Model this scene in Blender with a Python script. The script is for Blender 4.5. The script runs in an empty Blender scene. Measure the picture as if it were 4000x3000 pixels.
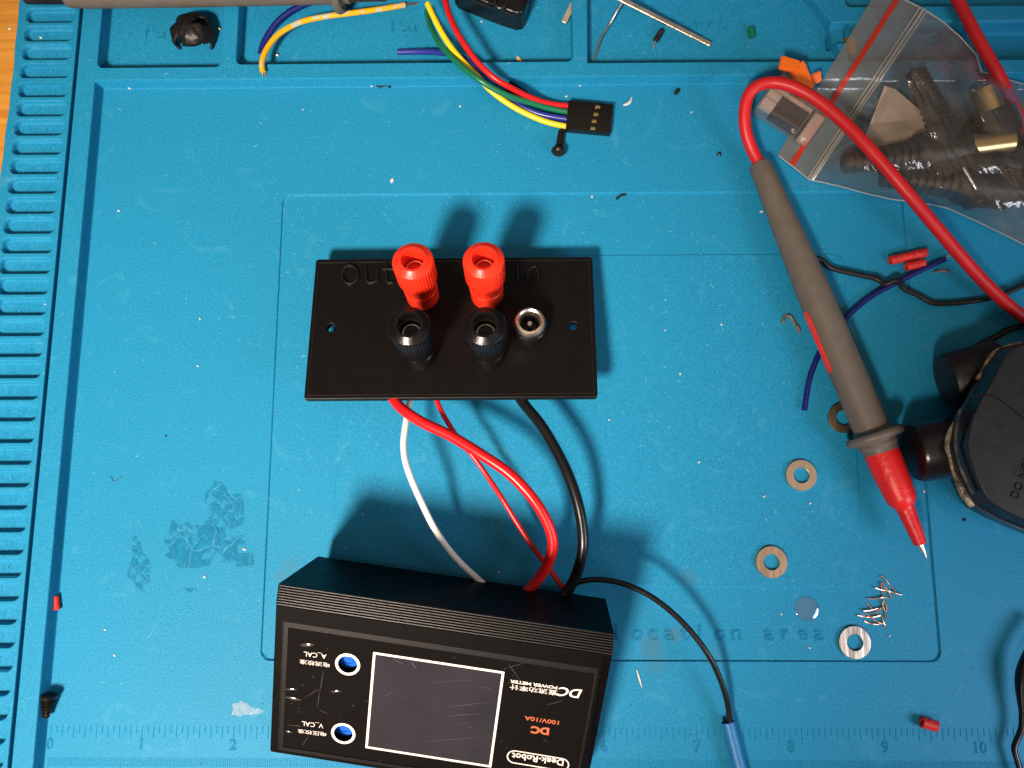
import bpy, bmesh, math, random
import numpy as np
from mathutils import Vector, Matrix
from mathutils import noise as mnoise

S = 0.001                      # everything below is written in millimetres
sc = bpy.context.scene
COL = sc.collection

# ------------------------------------------------------------------ camera
F_PX = 3012.7
def _rot(a, b, c):
    return Matrix.Rotation(c, 3, 'Z') @ Matrix.Rotation(b, 3, 'Y') @ Matrix.Rotation(a, 3, 'X')
CR = _rot(0.15681, 0.01459, -0.00062)
CC = Vector((130.67, 55.787, 223.534))
cam_d = bpy.data.cameras.new('camera')
cam = bpy.data.objects.new('camera', cam_d); COL.objects.link(cam)
cam_d.sensor_width = 36.0
cam_d.lens = 36.0 * F_PX / 4000.0
cam_d.clip_start = 0.005; cam_d.clip_end = 20
cam.matrix_world = Matrix.Translation(CC * S) @ CR.to_4x4()
cam_d.dof.use_dof = False
sc.camera = cam

# ------------------------------------------------------------------ world and lamps
w = bpy.data.worlds.new("World"); sc.world = w; w.use_nodes = True
nt = w.node_tree; bg = nt.nodes['Background']
tc = nt.nodes.new('ShaderNodeTexCoord'); sx = nt.nodes.new('ShaderNodeSeparateXYZ')
nt.links.new(tc.outputs['Generated'], sx.inputs[0])
cr = nt.nodes.new('ShaderNodeValToRGB')
nt.links.new(sx.outputs['Z'], cr.inputs[0])          # a dim room under a warm, brighter ceiling
cr.color_ramp.elements[0].position = 0.0; cr.color_ramp.elements[0].color = (0.22, 0.25, 0.31, 1)
cr.color_ramp.elements[1].position = 1.0; cr.color_ramp.elements[1].color = (2.3, 1.75, 1.25, 1)
e_ = cr.color_ramp.elements.new(0.6); e_.color = (0.26, 0.30, 0.38, 1)
e_ = cr.color_ramp.elements.new(0.86); e_.color = (1.5, 1.2, 0.9, 1)
nt.links.new(cr.outputs[0], bg.inputs['Color'])
bg.inputs['Strength'].default_value = 0.21

def lamp(name, kind, loc, target, energy, color, size, **kw):
    d = bpy.data.lights.new(name, kind); d.energy = energy; d.color = color
    if kind == 'AREA':
        d.shape = 'DISK'; d.size = size * S
    else:
        d.shadow_soft_size = size * S
    for k, v in kw.items(): setattr(d, k, v)
    o = bpy.data.objects.new(name, d); COL.objects.link(o)
    o.location = Vector(loc) * S
    dirv = (Vector(target) - Vector(loc)).normalized()
    o.rotation_euler = dirv.to_track_quat('-Z', 'Y').to_euler()
    return o
LA = (-95, -310, 567)
lamp('desk_lamp', 'SPOT', LA, (44, 72, 0), 48.0, (1.0, 0.82, 0.68), 62, spot_size=math.radians(34.5), spot_blend=0.9)
lamp('side_lamp', 'AREA', (400, -60, 180), (235, 90, 0), 0.50, (0.84, 0.88, 1.0), 130)

sc.view_settings.view_transform = 'Standard'
sc.view_settings.look = 'None'
sc.view_settings.exposure = 0.0
sc.view_settings.gamma = 1.0
try: sc.cycles.transparent_max_bounces = 16
except Exception: pass

# ------------------------------------------------------------------ projection helper: where a ray through the photo meets a height
def ray(px, py):
    return CR @ Vector(((px - 2000) / F_PX, -(py - 1500) / F_PX, -1.0))
def at(px, py, z=0.0):
    d = ray(px, py); return CC + d * ((z - CC.z) / d.z)
def on_plane(px, py, o, n):
    d = ray(px, py); return CC + d * ((o - CC).dot(n) / d.dot(n))

# ------------------------------------------------------------------ materials
def mat(name, base, rough=0.5, metal=0.0, spec=0.5, coat=0.0, alpha=1.0, trans=0.0, ior=1.45,
        noise_amt=0.0, noise_scale=200.0, p0=.35, p1=.65, bump=0.0, bump_scale=800.0, color2=None, sub=0.0):
    m = bpy.data.materials.new(name); m.use_nodes = True
    N = m.node_tree.nodes; L = m.node_tree.links; b = N['Principled BSDF']
    b.inputs['Base Color'].default_value = (*base, 1)
    b.inputs['Roughness'].default_value = rough
    b.inputs['Metallic'].default_value = metal
    b.inputs['Specular IOR Level'].default_value = spec
    b.inputs['Coat Weight'].default_value = coat
    b.inputs['Coat Roughness'].default_value = 0.12
    b.inputs['Alpha'].default_value = alpha
    b.inputs['Transmission Weight'].default_value = trans
    b.inputs['IOR'].default_value = ior
    if sub:
        b.inputs['Subsurface Weight'].default_value = sub
        b.inputs['Subsurface Radius'].default_value = (0.002, 0.001, 0.0005)
        b.inputs['Subsurface Scale'].default_value = 0.5
    tcn = N.new('ShaderNodeTexCoord')
    if noise_amt or color2:
        nz = N.new('ShaderNodeTexNoise'); nz.inputs['Scale'].default_value = noise_scale
        nz.inputs['Detail'].default_value = 4
        L.new(tcn.outputs['Object'], nz.inputs['Vector'])
        rp = N.new('ShaderNodeValToRGB'); L.new(nz.outputs['Fac'], rp.inputs[0])
        c2 = color2 if color2 else tuple(max(0, c * (1 - noise_amt)) for c in base)
        c1 = base if color2 else tuple(min(1, c * (1 + noise_amt)) for c in base)
        rp.color_ramp.elements[0].position = p0; rp.color_ramp.elements[0].color = (*c2, 1)
        rp.color_ramp.elements[1].position = p1; rp.color_ramp.elements[1].color = (*c1, 1)
        L.new(rp.outputs[0], b.inputs['Base Color'])
    if bump:
        n2 = N.new('ShaderNodeTexNoise'); n2.inputs['Scale'].default_value = bump_scale
        n2.inputs['Detail'].default_value = 3
        L.new(tcn.outputs['Object'], n2.inputs['Vector'])
        bp = N.new('ShaderNodeBump'); bp.inputs['Strength'].default_value = bump
        bp.inputs['Distance'].default_value = 0.0004
        L.new(n2.outputs['Fac'], bp.inputs['Height']); L.new(bp.outputs[0], b.inputs['Normal'])
    return m

def node(N, t, **kw):
    n = N.new(t)
    for k, v in kw.items(): setattr(n, k, v)
    return n

MAT_BLUE = (0.012, 0.250, 0.400)
def make_mat_material():
    m = bpy.data.materials.new('blue_silicone'); m.use_nodes = True
    N = m.node_tree.nodes; L = m.node_tree.links; b = N['Principled BSDF']
    b.inputs['Roughness'].default_value = 0.52
    b.inputs['Specular IOR Level'].default_value = 0.16
    t = N.new('ShaderNodeTexCoord')
    def nz(scale, det=3):
        n = N.new('ShaderNodeTexNoise'); n.inputs['Scale'].default_value = scale
        n.inputs['Detail'].default_value = det; L.new(t.outputs['Object'], n.inputs['Vector']); return n
    def ramp(src, p0, c0, p1, c1):
        r = N.new('ShaderNodeValToRGB'); L.new(src, r.inputs[0])
        r.color_ramp.elements[0].position = p0; r.color_ramp.elements[0].color = c0
        r.color_ramp.elements[1].position = p1; r.color_ramp.elements[1].color = c1; return r
    def mix(a, bcol, fac):
        x = N.new('ShaderNodeMix'); x.data_type = 'RGBA'
        if isinstance(a, tuple): x.inputs[6].default_value = a
        else: L.new(a, x.inputs[6])
        if isinstance(bcol, tuple): x.inputs[7].default_value = bcol
        else: L.new(bcol, x.inputs[7])
        if isinstance(fac, float): x.inputs[0].default_value = fac
        else: L.new(fac, x.inputs[0])
        return x.outputs[2]
    fine = nz(1700, 2)
    c = ramp(fine.outputs['Fac'], 0.3, (0.009, 0.196, 0.368, 1), 0.7, (0.017, 0.262, 0.472, 1)).outputs[0]
    wide = nz(14, 4)
    c = mix(c, (0.012, 0.245, 0.43, 1), ramp(wide.outputs['Fac'], 0.45, (0, 0, 0, 1), 0.8, (0.5, 0.5, 0.5, 1)).outputs[0])
    # lint and dusty scuffs
    spk = nz(900, 6)
    c = mix(c, (0.12, 0.38, 0.52, 1), ramp(spk.outputs['Fac'], 0.66, (0, 0, 0, 1), 0.78, (0.8, 0.8, 0.8, 1)).outputs[0])
    v = N.new('ShaderNodeTexNoise'); v.inputs['Scale'].default_value = 95; v.inputs['Detail'].default_value = 8
    v.inputs['Distortion'].default_value = 1.5; L.new(t.outputs['Object'], v.inputs['Vector'])
    c = mix(c, (0.06, 0.32, 0.48, 1), ramp(v.outputs['Fac'], 0.60, (0, 0, 0, 1), 0.74, (0.35, 0.35, 0.35, 1)).outputs[0])
    # soldering smudges
    for (px, py, r, s) in [(2545, 2525, 3.2, .5), (2640, 2480, 2.2, .55), (2690, 2255, 2.4, .4), (1130, 2210, 2.6, .35),
                           (1095, 2250, 1.8, .45), (2790, 2565, 3.0, .25), (2560, 2590, 3.5, .3)]:
        q = at(px, py, 0) * S
        vd = N.new('ShaderNodeVectorMath'); vd.operation = 'DISTANCE'
        L.new(t.outputs['Object'], vd.inputs[0]); vd.inputs[1].default_value = q
        ad = N.new('ShaderNodeMath'); ad.operation = 'MULTIPLY_ADD'
        L.new(wide.outputs['Fac'], ad.inputs[0]); ad.inputs[1].default_value = 0.004; L.new(vd.outputs['Value'], ad.inputs[2])
        rr = N.new('ShaderNodeMapRange'); L.new(ad.outputs[0], rr.inputs[0])
        rr.inputs[1].default_value = (r * 1.25 + 2) * S; rr.inputs[2].default_value = (r * .35 + 2) * S
        rr.inputs[3].default_value = 0; rr.inputs[4].default_value = s
        c = mix(c, (0.06, 0.16, 0.22, 1), rr.outputs[0])
    L.new(c, b.inputs['Base Color'])
    bp = N.new('ShaderNodeBump'); bp.inputs['Strength'].default_value = 0.24; bp.inputs['Distance'].default_value = 0.00025
    L.new(nz(2200, 3).outputs['Fac'], bp.inputs['Height']); L.new(bp.outputs[0], b.inputs['Normal'])
    return m
M_MAT = make_mat_material()

def make_wood():
    m = bpy.data.materials.new('orange_wood'); m.use_nodes = True
    N = m.node_tree.nodes; L = m.node_tree.links; b = N['Principled BSDF']
    t = N.new('ShaderNodeTexCoord'); mp = N.new('ShaderNodeMapping'); L.new(t.outputs['Object'], mp.inputs[0])
    mp.inputs['Scale'].default_value = (22, 260, 22)
    n = N.new('ShaderNodeTexNoise'); n.inputs['Scale'].default_value = 1.6; n.inputs['Detail'].default_value = 9
    n.inputs['Distortion'].default_value = .6; L.new(mp.outputs[0], n.inputs['Vector'])
    r = N.new('ShaderNodeValToRGB'); L.new(n.outputs['Fac'], r.inputs[0])
    r.color_ramp.elements[0].position = .3; r.color_ramp.elements[0].color = (.50, .19, .020, 1)
    r.color_ramp.elements[1].position = .62; r.color_ramp.elements[1].color = (.66, .30, .045, 1)
    L.new(r.outputs[0], b.inputs['Base Color']); b.inputs['Roughness'].default_value = .42
    bp = N.new('ShaderNodeBump'); bp.inputs['Strength'].default_value = .25; bp.inputs['Distance'].default_value = .0003
    L.new(n.outputs['Fac'], bp.inputs['Height']); L.new(bp.outputs[0], b.inputs['Normal'])
    return m
M_WOOD = make_wood()

def make_printed(name, base, rough, ang, scale, strength, spec=.3):
    """black 3D-printed plastic with fine parallel extrusion lines"""
    m = bpy.data.materials.new(name); m.use_nodes = True
    N = m.node_tree.nodes; L = m.node_tree.links; b = N['Principled BSDF']
    b.inputs['Base Color'].default_value = (*base, 1); b.inputs['Roughness'].default_value = rough; b.inputs['Specular IOR Level'].default_value = spec
    t = N.new('ShaderNodeTexCoord'); mp = N.new('ShaderNodeMapping'); L.new(t.outputs['Object'], mp.inputs[0])
    mp.inputs['Rotation'].default_value = (0, 0, ang)
    wv = N.new('ShaderNodeTexWave'); wv.inputs['Scale'].default_value = scale; wv.inputs['Distortion'].default_value = .8
    wv.inputs['Detail'].default_value = 2; wv.inputs['Detail Scale'].default_value = .3
    L.new(mp.outputs[0], wv.inputs['Vector'])
    nz = N.new('ShaderNodeTexNoise'); nz.inputs['Scale'].default_value = 60; L.new(t.outputs['Object'], nz.inputs['Vector'])
    mu = N.new('ShaderNodeMath'); mu.operation = 'MULTIPLY'; L.new(wv.outputs['Fac'], mu.inputs[0]); L.new(nz.outputs['Fac'], mu.inputs[1])
    bp = N.new('ShaderNodeBump'); bp.inputs['Strength'].default_value = strength; bp.inputs['Distance'].default_value = .00012
    L.new(mu.outputs[0], bp.inputs['Height']); L.new(bp.outputs[0], b.inputs['Normal'])
    n2 = N.new('ShaderNodeTexNoise'); n2.inputs['Scale'].default_value = 250; L.new(t.outputs['Object'], n2.inputs['Vector'])
    rr = N.new('ShaderNodeMapRange'); L.new(n2.outputs['Fac'], rr.inputs[0]); rr.inputs[3].default_value = rough - .08; rr.inputs[4].default_value = rough + .12
    L.new(rr.outputs[0], b.inputs['Roughness'])
    return m
M_PLA = make_printed('black_printed_plastic', (.0032, .0027, .0025), .40, math.radians(-45), 480, .6, .24)
M_PLA2 = make_printed('black_case_plastic', (.0025, .0022, .0022), .45, 0, 400, .0, .06)
M_RIB = mat('black_glossy_print', (.005, .0045, .004), .27, spec=1.0, bump=.04, bump_scale=900)
M_BLACK = mat('black_plastic', (.0045, .004, .004), .26, spec=.5, bump=.1, bump_scale=900)
M_BLACKM = mat('black_matt_plastic', (.011, .0105, .0115), .45, noise_amt=.3, noise_scale=400, bump=.14, bump_scale=3000)
M_BLACKW = mat('black_wire_sleeve', (.006, .006, .007), .28)
M_GLOSS = mat('worn_glossy_black', (.010, .008, .008), .26, spec=.7, bump=.05, bump_scale=900)
M_RUBBER = mat('black_soft_rubber', (.012, .010, .008), .5, bump=.4, bump_scale=700)
M_TORN = mat('torn_black_plastic', (.007, .005, .0045), .45, bump=.8, bump_scale=420)
M_RED = mat('red_plastic', (.84, .034, .012), .30, noise_amt=.08, noise_scale=300, bump=.08)
M_REDW = mat('red_wire_sleeve', (.62, .010, .012), .30, noise_amt=.06, noise_scale=150)
M_REDL = mat('red_silicone_lead', (.58, .012, .016), .42, noise_amt=.07, noise_scale=120, bump=.1)
M_REDS = mat('red_heat_shrink', (.70, .014, .014), .38, noise_amt=.1, noise_scale=200, bump=.35, bump_scale=700)
M_REDC = mat('red_insulation', (.62, .025, .018), .5, noise_amt=.25, noise_scale=900, bump=.5)
M_TAUPE = mat('taupe_soft_grip', (.128, .108, .088), .48, noise_amt=.06, noise_scale=250, bump=.15, bump_scale=2200)
M_WHITEW = mat('white_wire_sleeve', (.85, .82, .78), .35)
M_YELW = mat('yellow_wire_sleeve', (.80, .62, .012), .35)
M_YELT = mat('yellow_scraped_wire', (.80, .42, .006), .4, color2=(.42, .50, .42), noise_scale=260, p0=.42, p1=.47)
M_GRNW = mat('green_wire_sleeve', (.006, .155, .075), .30)
M_BLUW = mat('blue_wire_sleeve', (.022, .035, .27), .28)
M_NAVW = mat('dark_blue_wire_sleeve', (.008, .012, .150), .38)
M_SHRINK = mat('blue_heat_shrink', (.012, .17, .42), .45, noise_amt=.06, bump=.15)
M_STEEL = mat('brushed_steel', (.62, .54, .45), .28, metal=1, noise_amt=.12, noise_scale=600, bump=.15, bump_scale=900)
M_BRASS = mat('tinned_brass', (.84, .78, .68), .32, metal=1, noise_amt=.2, noise_scale=300, bump=.2)
M_CHROME = mat('nickel', (.90, .82, .70), .34, metal=1)
M_GOLD = mat('gold_contact', (.85, .62, .28), .28, metal=1)
M_COPPER = mat('copper_strand', (.80, .38, .24), .3, metal=1, color2=(.85, .62, .5), noise_scale=500)
M_SCREW = mat('black_oxide_steel', (.05, .04, .034), .25, metal=.8)
M_SCREEN = mat('dark_display_glass', (.024, .023, .029), .7, spec=.06, noise_amt=.12, noise_scale=60, bump=.03)
M_STICK = mat('black_glossy_sticker', (.0055, .0047, .0045), .7, spec=.04, bump=.0, bump_scale=300)
M_WHITE = mat('white_print', (.78, .72, .66), .5)
M_ORANGEP = mat('orange_print', (.62, .13, .045), .5)
M_SCR = mat('grey_scratch', (.055, .052, .05), .6)
M_TRIM = mat('blue_trimmer_plastic', (.012, .12, .60), .8, spec=.1)
M_CRUMB = mat('white_crumb', (.62, .60, .58), .45, noise_amt=.2, noise_scale=2000)
M_FLECK = mat('pale_dust', (.14, .40, .53), .6)
M_DARKFLECK = mat('dark_dust', (.03, .035, .04), .6)
M_ORANGE = mat('orange_lever_plastic', (.85, .16, .012), .36)
M_CREAM = mat('cream_card', (.50, .40, .31), .6, noise_amt=.06, noise_scale=60)
M_DARKBLOCK = mat('smoke_grey_plastic', (.008, .012, .016), .5, noise_amt=.4, noise_scale=500)

def film(name, tint, clear, gloss, rough, bumpk=0.0, bscale=60, diffc=(.55, .57, .58), dist=.002):
    """thin clear plastic: lets light straight through, with a sheen and a faint milky body"""
    m = bpy.data.materials.new(name); m.use_nodes = True
    N = m.node_tree.nodes; L = m.node_tree.links
    for n in list(N):
        if n.type != 'OUTPUT_MATERIAL': N.remove(n)
    out = [n for n in N if n.type == 'OUTPUT_MATERIAL'][0]
    tr = N.new('ShaderNodeBsdfTransparent'); tr.inputs[0].default_value = (*tint, 1)
    df = N.new('ShaderNodeBsdfDiffuse'); df.inputs[0].default_value = (*diffc, 1)
    gl = N.new('ShaderNodeBsdfGlossy'); gl.inputs['Color'].default_value = (.95, .93, .9, 1); gl.inputs['Roughness'].default_value = rough
    m1 = N.new('ShaderNodeMixShader'); m1.inputs[0].default_value = 1 - clear
    L.new(tr.outputs[0], m1.inputs[1]); L.new(df.outputs[0], m1.inputs[2])
    fr = N.new('ShaderNodeLayerWeight'); pw = N.new('ShaderNodeMath'); pw.operation = 'POWER'; pw.inputs[1].default_value = 4.0
    L.new(fr.outputs['Facing'], pw.inputs[0])
    mu = N.new('ShaderNodeMath'); mu.operation = 'MULTIPLY_ADD'; mu.inputs[1].default_value = .85; mu.inputs[2].default_value = gloss * .05
    mu.use_clamp = True
    L.new(pw.outputs[0], mu.inputs[0])
    m2 = N.new('ShaderNodeMixShader'); L.new(mu.outputs[0], m2.inputs[0]); L.new(m1.outputs[0], m2.inputs[1]); L.new(gl.outputs[0], m2.inputs[2])
    L.new(m2.outputs[0], out.inputs['Surface'])
    if bumpk:
        t = N.new('ShaderNodeTexCoord'); nz = N.new('ShaderNodeTexNoise'); nz.inputs['Scale'].default_value = bscale
        nz.inputs['Detail'].default_value = 5; nz.inputs['Distortion'].default_value = 1.2
        L.new(t.outputs['Object'], nz.inputs['Vector'])
        bp = N.new('ShaderNodeBump'); bp.inputs['Strength'].default_value = bumpk; bp.inputs['Distance'].default_value = dist
        L.new(nz.outputs['Fac'], bp.inputs['Height'])
        for s in (gl, fr): L.new(bp.outputs[0], s.inputs['Normal'])
    return m
M_BAG = film('clear_bag_film', (.90, .90, .88), .80, 1.2, .2, .35, 60, (.42, .38, .33))  # greyer milky colour on the flat lip stands in for ceiling reflection
M_BAG2 = film('clear_pouch_film', (.93, .92, .90), .88, 1.3, .15, .6, 80, (.40, .35, .30))
M_ZIP = film('zip_ridge_film', (.9, .9, .9), .45, 3.0, .2, .2, 300, (.62, .60, .57))
M_REDSTRIPE = mat('red_bag_stripe', (.55, .030, .012), .45, alpha=.9)
M_CELL = film('milky_cell_plastic', (.95, .9, .88), .55, .6, .2, .1, 400, (.75, .60, .52), .0005)
M_CLEAR = film('clear_hard_plastic', (.97, .95, .94), .93, 1.2, .10, .15, 400, (.80, .68, .62), .0005)
M_GLUE = film('clear_glue', (.42, .80, .86), .93, 1.6, .10, .8, 330, (.25, .6, .7), .0006)
M_DROP = film('clear_drop', (.86, .95, .97), .99, 2.0, .03)
M_CAKE = film('pale_residue', (1, 1, 1), .82, 1.0, .5, .6, 600, (.75, .78, .8))

# ------------------------------------------------------------------ object helpers
def tag(o, label=None, cat=None, group=None, kind=None):
    if label: o['label'] = label
    if cat: o['category'] = cat
    if group: o['group'] = group
    if kind: o['kind'] = kind
    return o
def thing(name, label, cat, mtx=None, loc=None, group=None):
    """empty at a thing's base; children are given in world mm unless local=True"""
    o = bpy.data.objects.new(name, None); COL.objects.link(o)
    o.empty_display_size = .005
    if mtx is None: mtx = Matrix.Translation(Vector(loc))
    M = mtx.copy(); M.translation = M.translation * S
    o.matrix_world = M
    o['_m'] = 0; del o['_m']
    MTX[o.name] = mtx
    return tag(o, label, cat, group)
MTX = {}
def link_mesh(name, me, material, parent=None, smooth=False, origin=None, local=False):
    """me has vertices in mm"""
    if parent is not None and not local:
        P = MTX[parent.name]; me.transform(P.inverted())
    org = Vector(origin) if origin is not None else None
    if org is not None and parent is None: me.transform(Matrix.Translation(-org))
    me.transform(Matrix.Scale(S, 4))
    if material is not None:
        me.materials.clear(); me.materials.append(material)
    o = bpy.data.objects.new(name, me); COL.objects.link(o)
    if smooth:
        me.polygons.foreach_set('use_smooth', [True] * len(me.polygons))
        try: me.set_sharp_from_angle(angle=math.radians(30))
        except Exception: pass
    if parent is not None:
        o.parent = parent; MTX[o.name] = MTX[parent.name] if parent.name in MTX else Matrix()
    else:
        if org is not None: o.location = org * S
        MTX[o.name] = Matrix.Translation(org) if org is not None else Matrix()
    me.update()
    return o
def mesh(name, verts, faces):
    me = bpy.data.meshes.new(name); me.from_pydata([tuple(v) for v in verts], [], faces); me.update(); return me
def add_piece(V, F, v, f):
    n = len(V); V += [Vector(a) for a in v]; F += [tuple(i + n for i in q) for q in f]

def resample(pts, step=1.5):
    P = [Vector(p) for p in pts]
    if len(P) == 2: return P
    out = []
    for i in range(len(P) - 1):
        p0 = P[max(i - 1, 0)]; p1 = P[i]; p2 = P[i + 1]; p3 = P[min(i + 2, len(P) - 1)]
        n = max(2, int((p2 - p1).length / step))
        for k in range(n):
            t = k / n
            out.append(.5 * ((2 * p1) + (p2 - p0) * t + (2 * p0 - 5 * p1 + 4 * p2 - p3) * t * t + (3 * p1 - p0 - 3 * p2 + p3) * t ** 3))
    out.append(P[-1]); return out
def sweep(pts, r, n=14, step=1.5, smooth=True, cap=True, flat=1.0):
    P = resample(pts, step) if smooth else [Vector(p) for p in pts]
    m = len(P); V = []; F = []
    T = [(P[min(i + 1, m - 1)] - P[max(i - 1, 0)]).normalized() for i in range(m)]
    up = Vector((0, 0, 1)); side = T[0].cross(up)
    if side.length < 1e-3: side = Vector((1, 0, 0))
    side.normalize()
    for i in range(m):
        side = (side - T[i] * side.dot(T[i])).normalized(); b = side.cross(T[i])
        rr = r(i / (m - 1)) if callable(r) else r
        for k in range(n):
            a = 2 * math.pi * k / n
            V.append(P[i] + side * (math.cos(a) * rr) + b * (math.sin(a) * rr * flat))
    for i in range(m - 1):
        for k in range(n):
            F.append((i * n + k, i * n + (k + 1) % n, (i + 1) * n + (k + 1) % n, (i + 1) * n + k))
    if cap:
        F.append(tuple(range(n))[::-1]); F.append(tuple((m - 1) * n + k for k in range(n)))
    return V, F
def fix(me):
    bm = bmesh.new(); bm.from_mesh(me); bmesh.ops.recalc_face_normals(bm, faces=bm.faces); bm.to_mesh(me); bm.free(); return me
def tube(name, pts, r, material, parent=None, n=14, step=1.5, label=None, cat=None, group=None, **kw):
    V, F = sweep(pts, r, n, step, **kw)
    me = fix(mesh(name, V, F))
    o = link_mesh(name, me, material, parent, True, origin=None if parent else V[0])
    if label: tag(o, label, cat, group)
    return o
def pp(*rows):
    return [at(*r) for r in rows]
def lathe_vf(profile, n=32, knurl=None):
    """profile rows (radius, z); knurl=(zmin, zmax, count, depth)"""
    V = []; F = []
    for (r, z) in profile:
        for k in range(n):
            a = 2 * math.pi * k / n; rr = r
            if knurl and knurl[0] <= z <= knurl[1] and r >= knurl[4]:
                rr = r - knurl[3] * (0 if k % 4 in (0, 1) else 1)
            V.append(Vector((rr * math.cos(a), rr * math.sin(a), z)))
    for i in range(len(profile) - 1):
        for k in range(n):
            F.append((i * n + k, i * n + (k + 1) % n, (i + 1) * n + (k + 1) % n, (i + 1) * n + k))
    if profile[0][0] > 1e-6: F.append(tuple(range(n))[::-1])
    if profile[-1][0] > 1e-6: F.append(tuple((len(profile) - 1) * n + k for k in range(n)))
    return V, F
def lathe(name, profile, M, material, parent=None, n=32, knurl=None, smooth=True, origin=None, closed=False, open_=False):
    """closed=True joins the last ring to the first (rings, tubes)"""
    V, F = lathe_vf(profile, n, knurl)
    if open_: F = [f for f in F if len(f) <= 4]
    if closed:
        F = F[:-2] if profile[0][0] > 1e-6 else F
        m = len(profile)
        for k in range(n): F.append(((m - 1) * n + k, (m - 1) * n + (k + 1) % n, (k + 1) % n, k))
    V = [M @ v for v in V]
    me = mesh(name, V, F)
    bm = bmesh.new(); bm.from_mesh(me); bmesh.ops.remove_doubles(bm, verts=bm.verts, dist=1e-5)
    bmesh.ops.recalc_face_normals(bm, faces=bm.faces); bm.to_mesh(me); bm.free()
    return link_mesh(name, me, material, parent, smooth, origin=origin)
def frame(o, z, x=None):
    """matrix with local z along z"""
    z = Vector(z).normalized(); x = Vector(x) if x is not None else Vector((0, 0, 1))
    if abs(z.dot(x.normalized())) > .98: x = Vector((1, 0, 0))
    x = (x - z * x.dot(z)).normalized(); y = z.cross(x)
    M = Matrix((x, y, z)).transposed().to_4x4(); M.translation = Vector(o); return M
def bevel_box(name, M, sx, sy, sz, bev, material, parent=None, origin=None, seg=2, smooth=True):
    """box from (0,0,0) to (sx,sy,sz) in frame M"""
    bm = bmesh.new(); bmesh.ops.create_cube(bm, size=1)
    for v in bm.verts: v.co = Vector(((v.co.x + .5) * sx, (v.co.y + .5) * sy, (v.co.z + .5) * sz))
    if bev: bmesh.ops.bevel(bm, geom=bm.edges[:] + bm.verts[:], offset=bev, segments=seg, affect='EDGES', profile=.6)
    bmesh.ops.recalc_face_normals(bm, faces=bm.faces)
    me = bpy.data.meshes.new(name); bm.to_mesh(me); bm.free(); me.transform(M)
    return link_mesh(name, me, material, parent, smooth, origin=origin)
def curve_mesh(polys, thick, bev=0.0, M=None):
    """flat plate from closed 2D outlines (first outer, the rest holes), from z=-thick to 0"""
    cu = bpy.data.curves.new('tmp', 'CURVE'); cu.dimensions = '2D'; cu.fill_mode = 'BOTH'
    for poly in polys:
        sp = cu.splines.new('POLY'); sp.points.add(len(poly) - 1)
        for i, p in enumerate(poly): sp.points[i].co = (p[0], p[1], 0, 1)
        sp.use_cyclic_u = True
    cu.extrude = max(thick / 2 - bev, 0); cu.bevel_depth = bev; cu.bevel_resolution = 1
    ob = bpy.data.objects.new('tmp', cu); COL.objects.link(ob)
    me = bpy.data.meshes.new_from_object(ob.evaluated_get(bpy.context.evaluated_depsgraph_get()))
    bpy.data.objects.remove(ob); bpy.data.curves.remove(cu)
    me.transform(Matrix.Translation((0, 0, -thick / 2)))
    if M is not None: me.transform(M)
    return me
def text_me(s, size=1.0, extrude=0.0, outline=0.0, align='LEFT', res=3, bold=0.0):
    cu = bpy.data.curves.new('tmp', 'FONT'); cu.body = s; cu.size = size; cu.align_x = align
    cu.resolution_u = res
    if outline: cu.fill_mode = 'NONE'; cu.bevel_depth = outline; cu.bevel_resolution = 0; cu.resolution_u = 2
    else: cu.extrude = extrude; cu.offset = bold
    ob = bpy.data.objects.new('tmp', cu); COL.objects.link(ob)
    me = bpy.data.meshes.new_from_object(ob.evaluated_get(bpy.context.evaluated_depsgraph_get()))
    bpy.data.objects.remove(ob); bpy.data.curves.remove(cu)
    return me
def join_me(name, ms):
    bm = bmesh.new()
    for m in ms: bm.from_mesh(m)
    me = bpy.data.meshes.new(name); bm.to_mesh(me); bm.free()
    for m in ms: bpy.data.meshes.remove(m)
    return me
def circle(cx, cy, r, n=40, ry=None):
    ry = ry or r
    return [(cx + r * math.cos(2 * math.pi * k / n), cy + ry * math.sin(2 * math.pi * k / n)) for k in range(n)]
def rrect(x0, y0, x1, y1, r, n=6):
    out = []
    for (cx, cy, a0) in ((x1 - r, y1 - r, 0), (x0 + r, y1 - r, 90), (x0 + r, y0 + r, 180), (x1 - r, y0 + r, 270)):
        for k in range(n + 1):
            a = math.radians(a0 + 90 * k / n); out.append((cx + r * math.cos(a), cy + r * math.sin(a)))
    return out

# ------------------------------------------------------------------ table
tb = curve_mesh([rrect(-420, -320, 700, 560, 4)], 20, M=Matrix.Translation((0, 0, -3.2)))
tag(link_mesh('table_top', tb, M_WOOD), 'orange brown wooden table top under the blue mat', 'table', kind='structure')

# ------------------------------------------------------------------ silicone work mat (height field)
TOP = 4.0
wall_y = at(2000, 298, TOP).y                # front edge of the bar above the work area
tray_y = at(1500, 247, TOP).y                # front edge of the parts trays
slot_l = at(105, 56, TOP).x + .2; slot_r = at(219, 793, TOP).x
grv = [(at(px, py, TOP).x, at(px, py, TOP).y) for px, py in ((326, 90), (236, 760), (165, 1500), (98, 2250), (38, 3000))]
grv_x = sum(g[0] for g in grv) / len(grv) + .3
rim_x = sum(at(px, py, TOP).x for px, py in ((375, 345), (328, 760), (252, 1500), (188, 2250), (132, 2980))) / 5
edge_x = sum(at(px, py, TOP).x for px, py in ((76, 60), (50, 250), (0, 618))) / 3
PITCH = 6.294; Y0 = 206.62
xl, xr, yb, yt = 57.04, 245.88, 13.18, 150.2
il = at(1311, 1800, -.3).x; ir = at(3350, 1780, -.3).x; it = at(2700, 992, -.3).y; ib = at(3000, 2296, -.3).y
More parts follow.
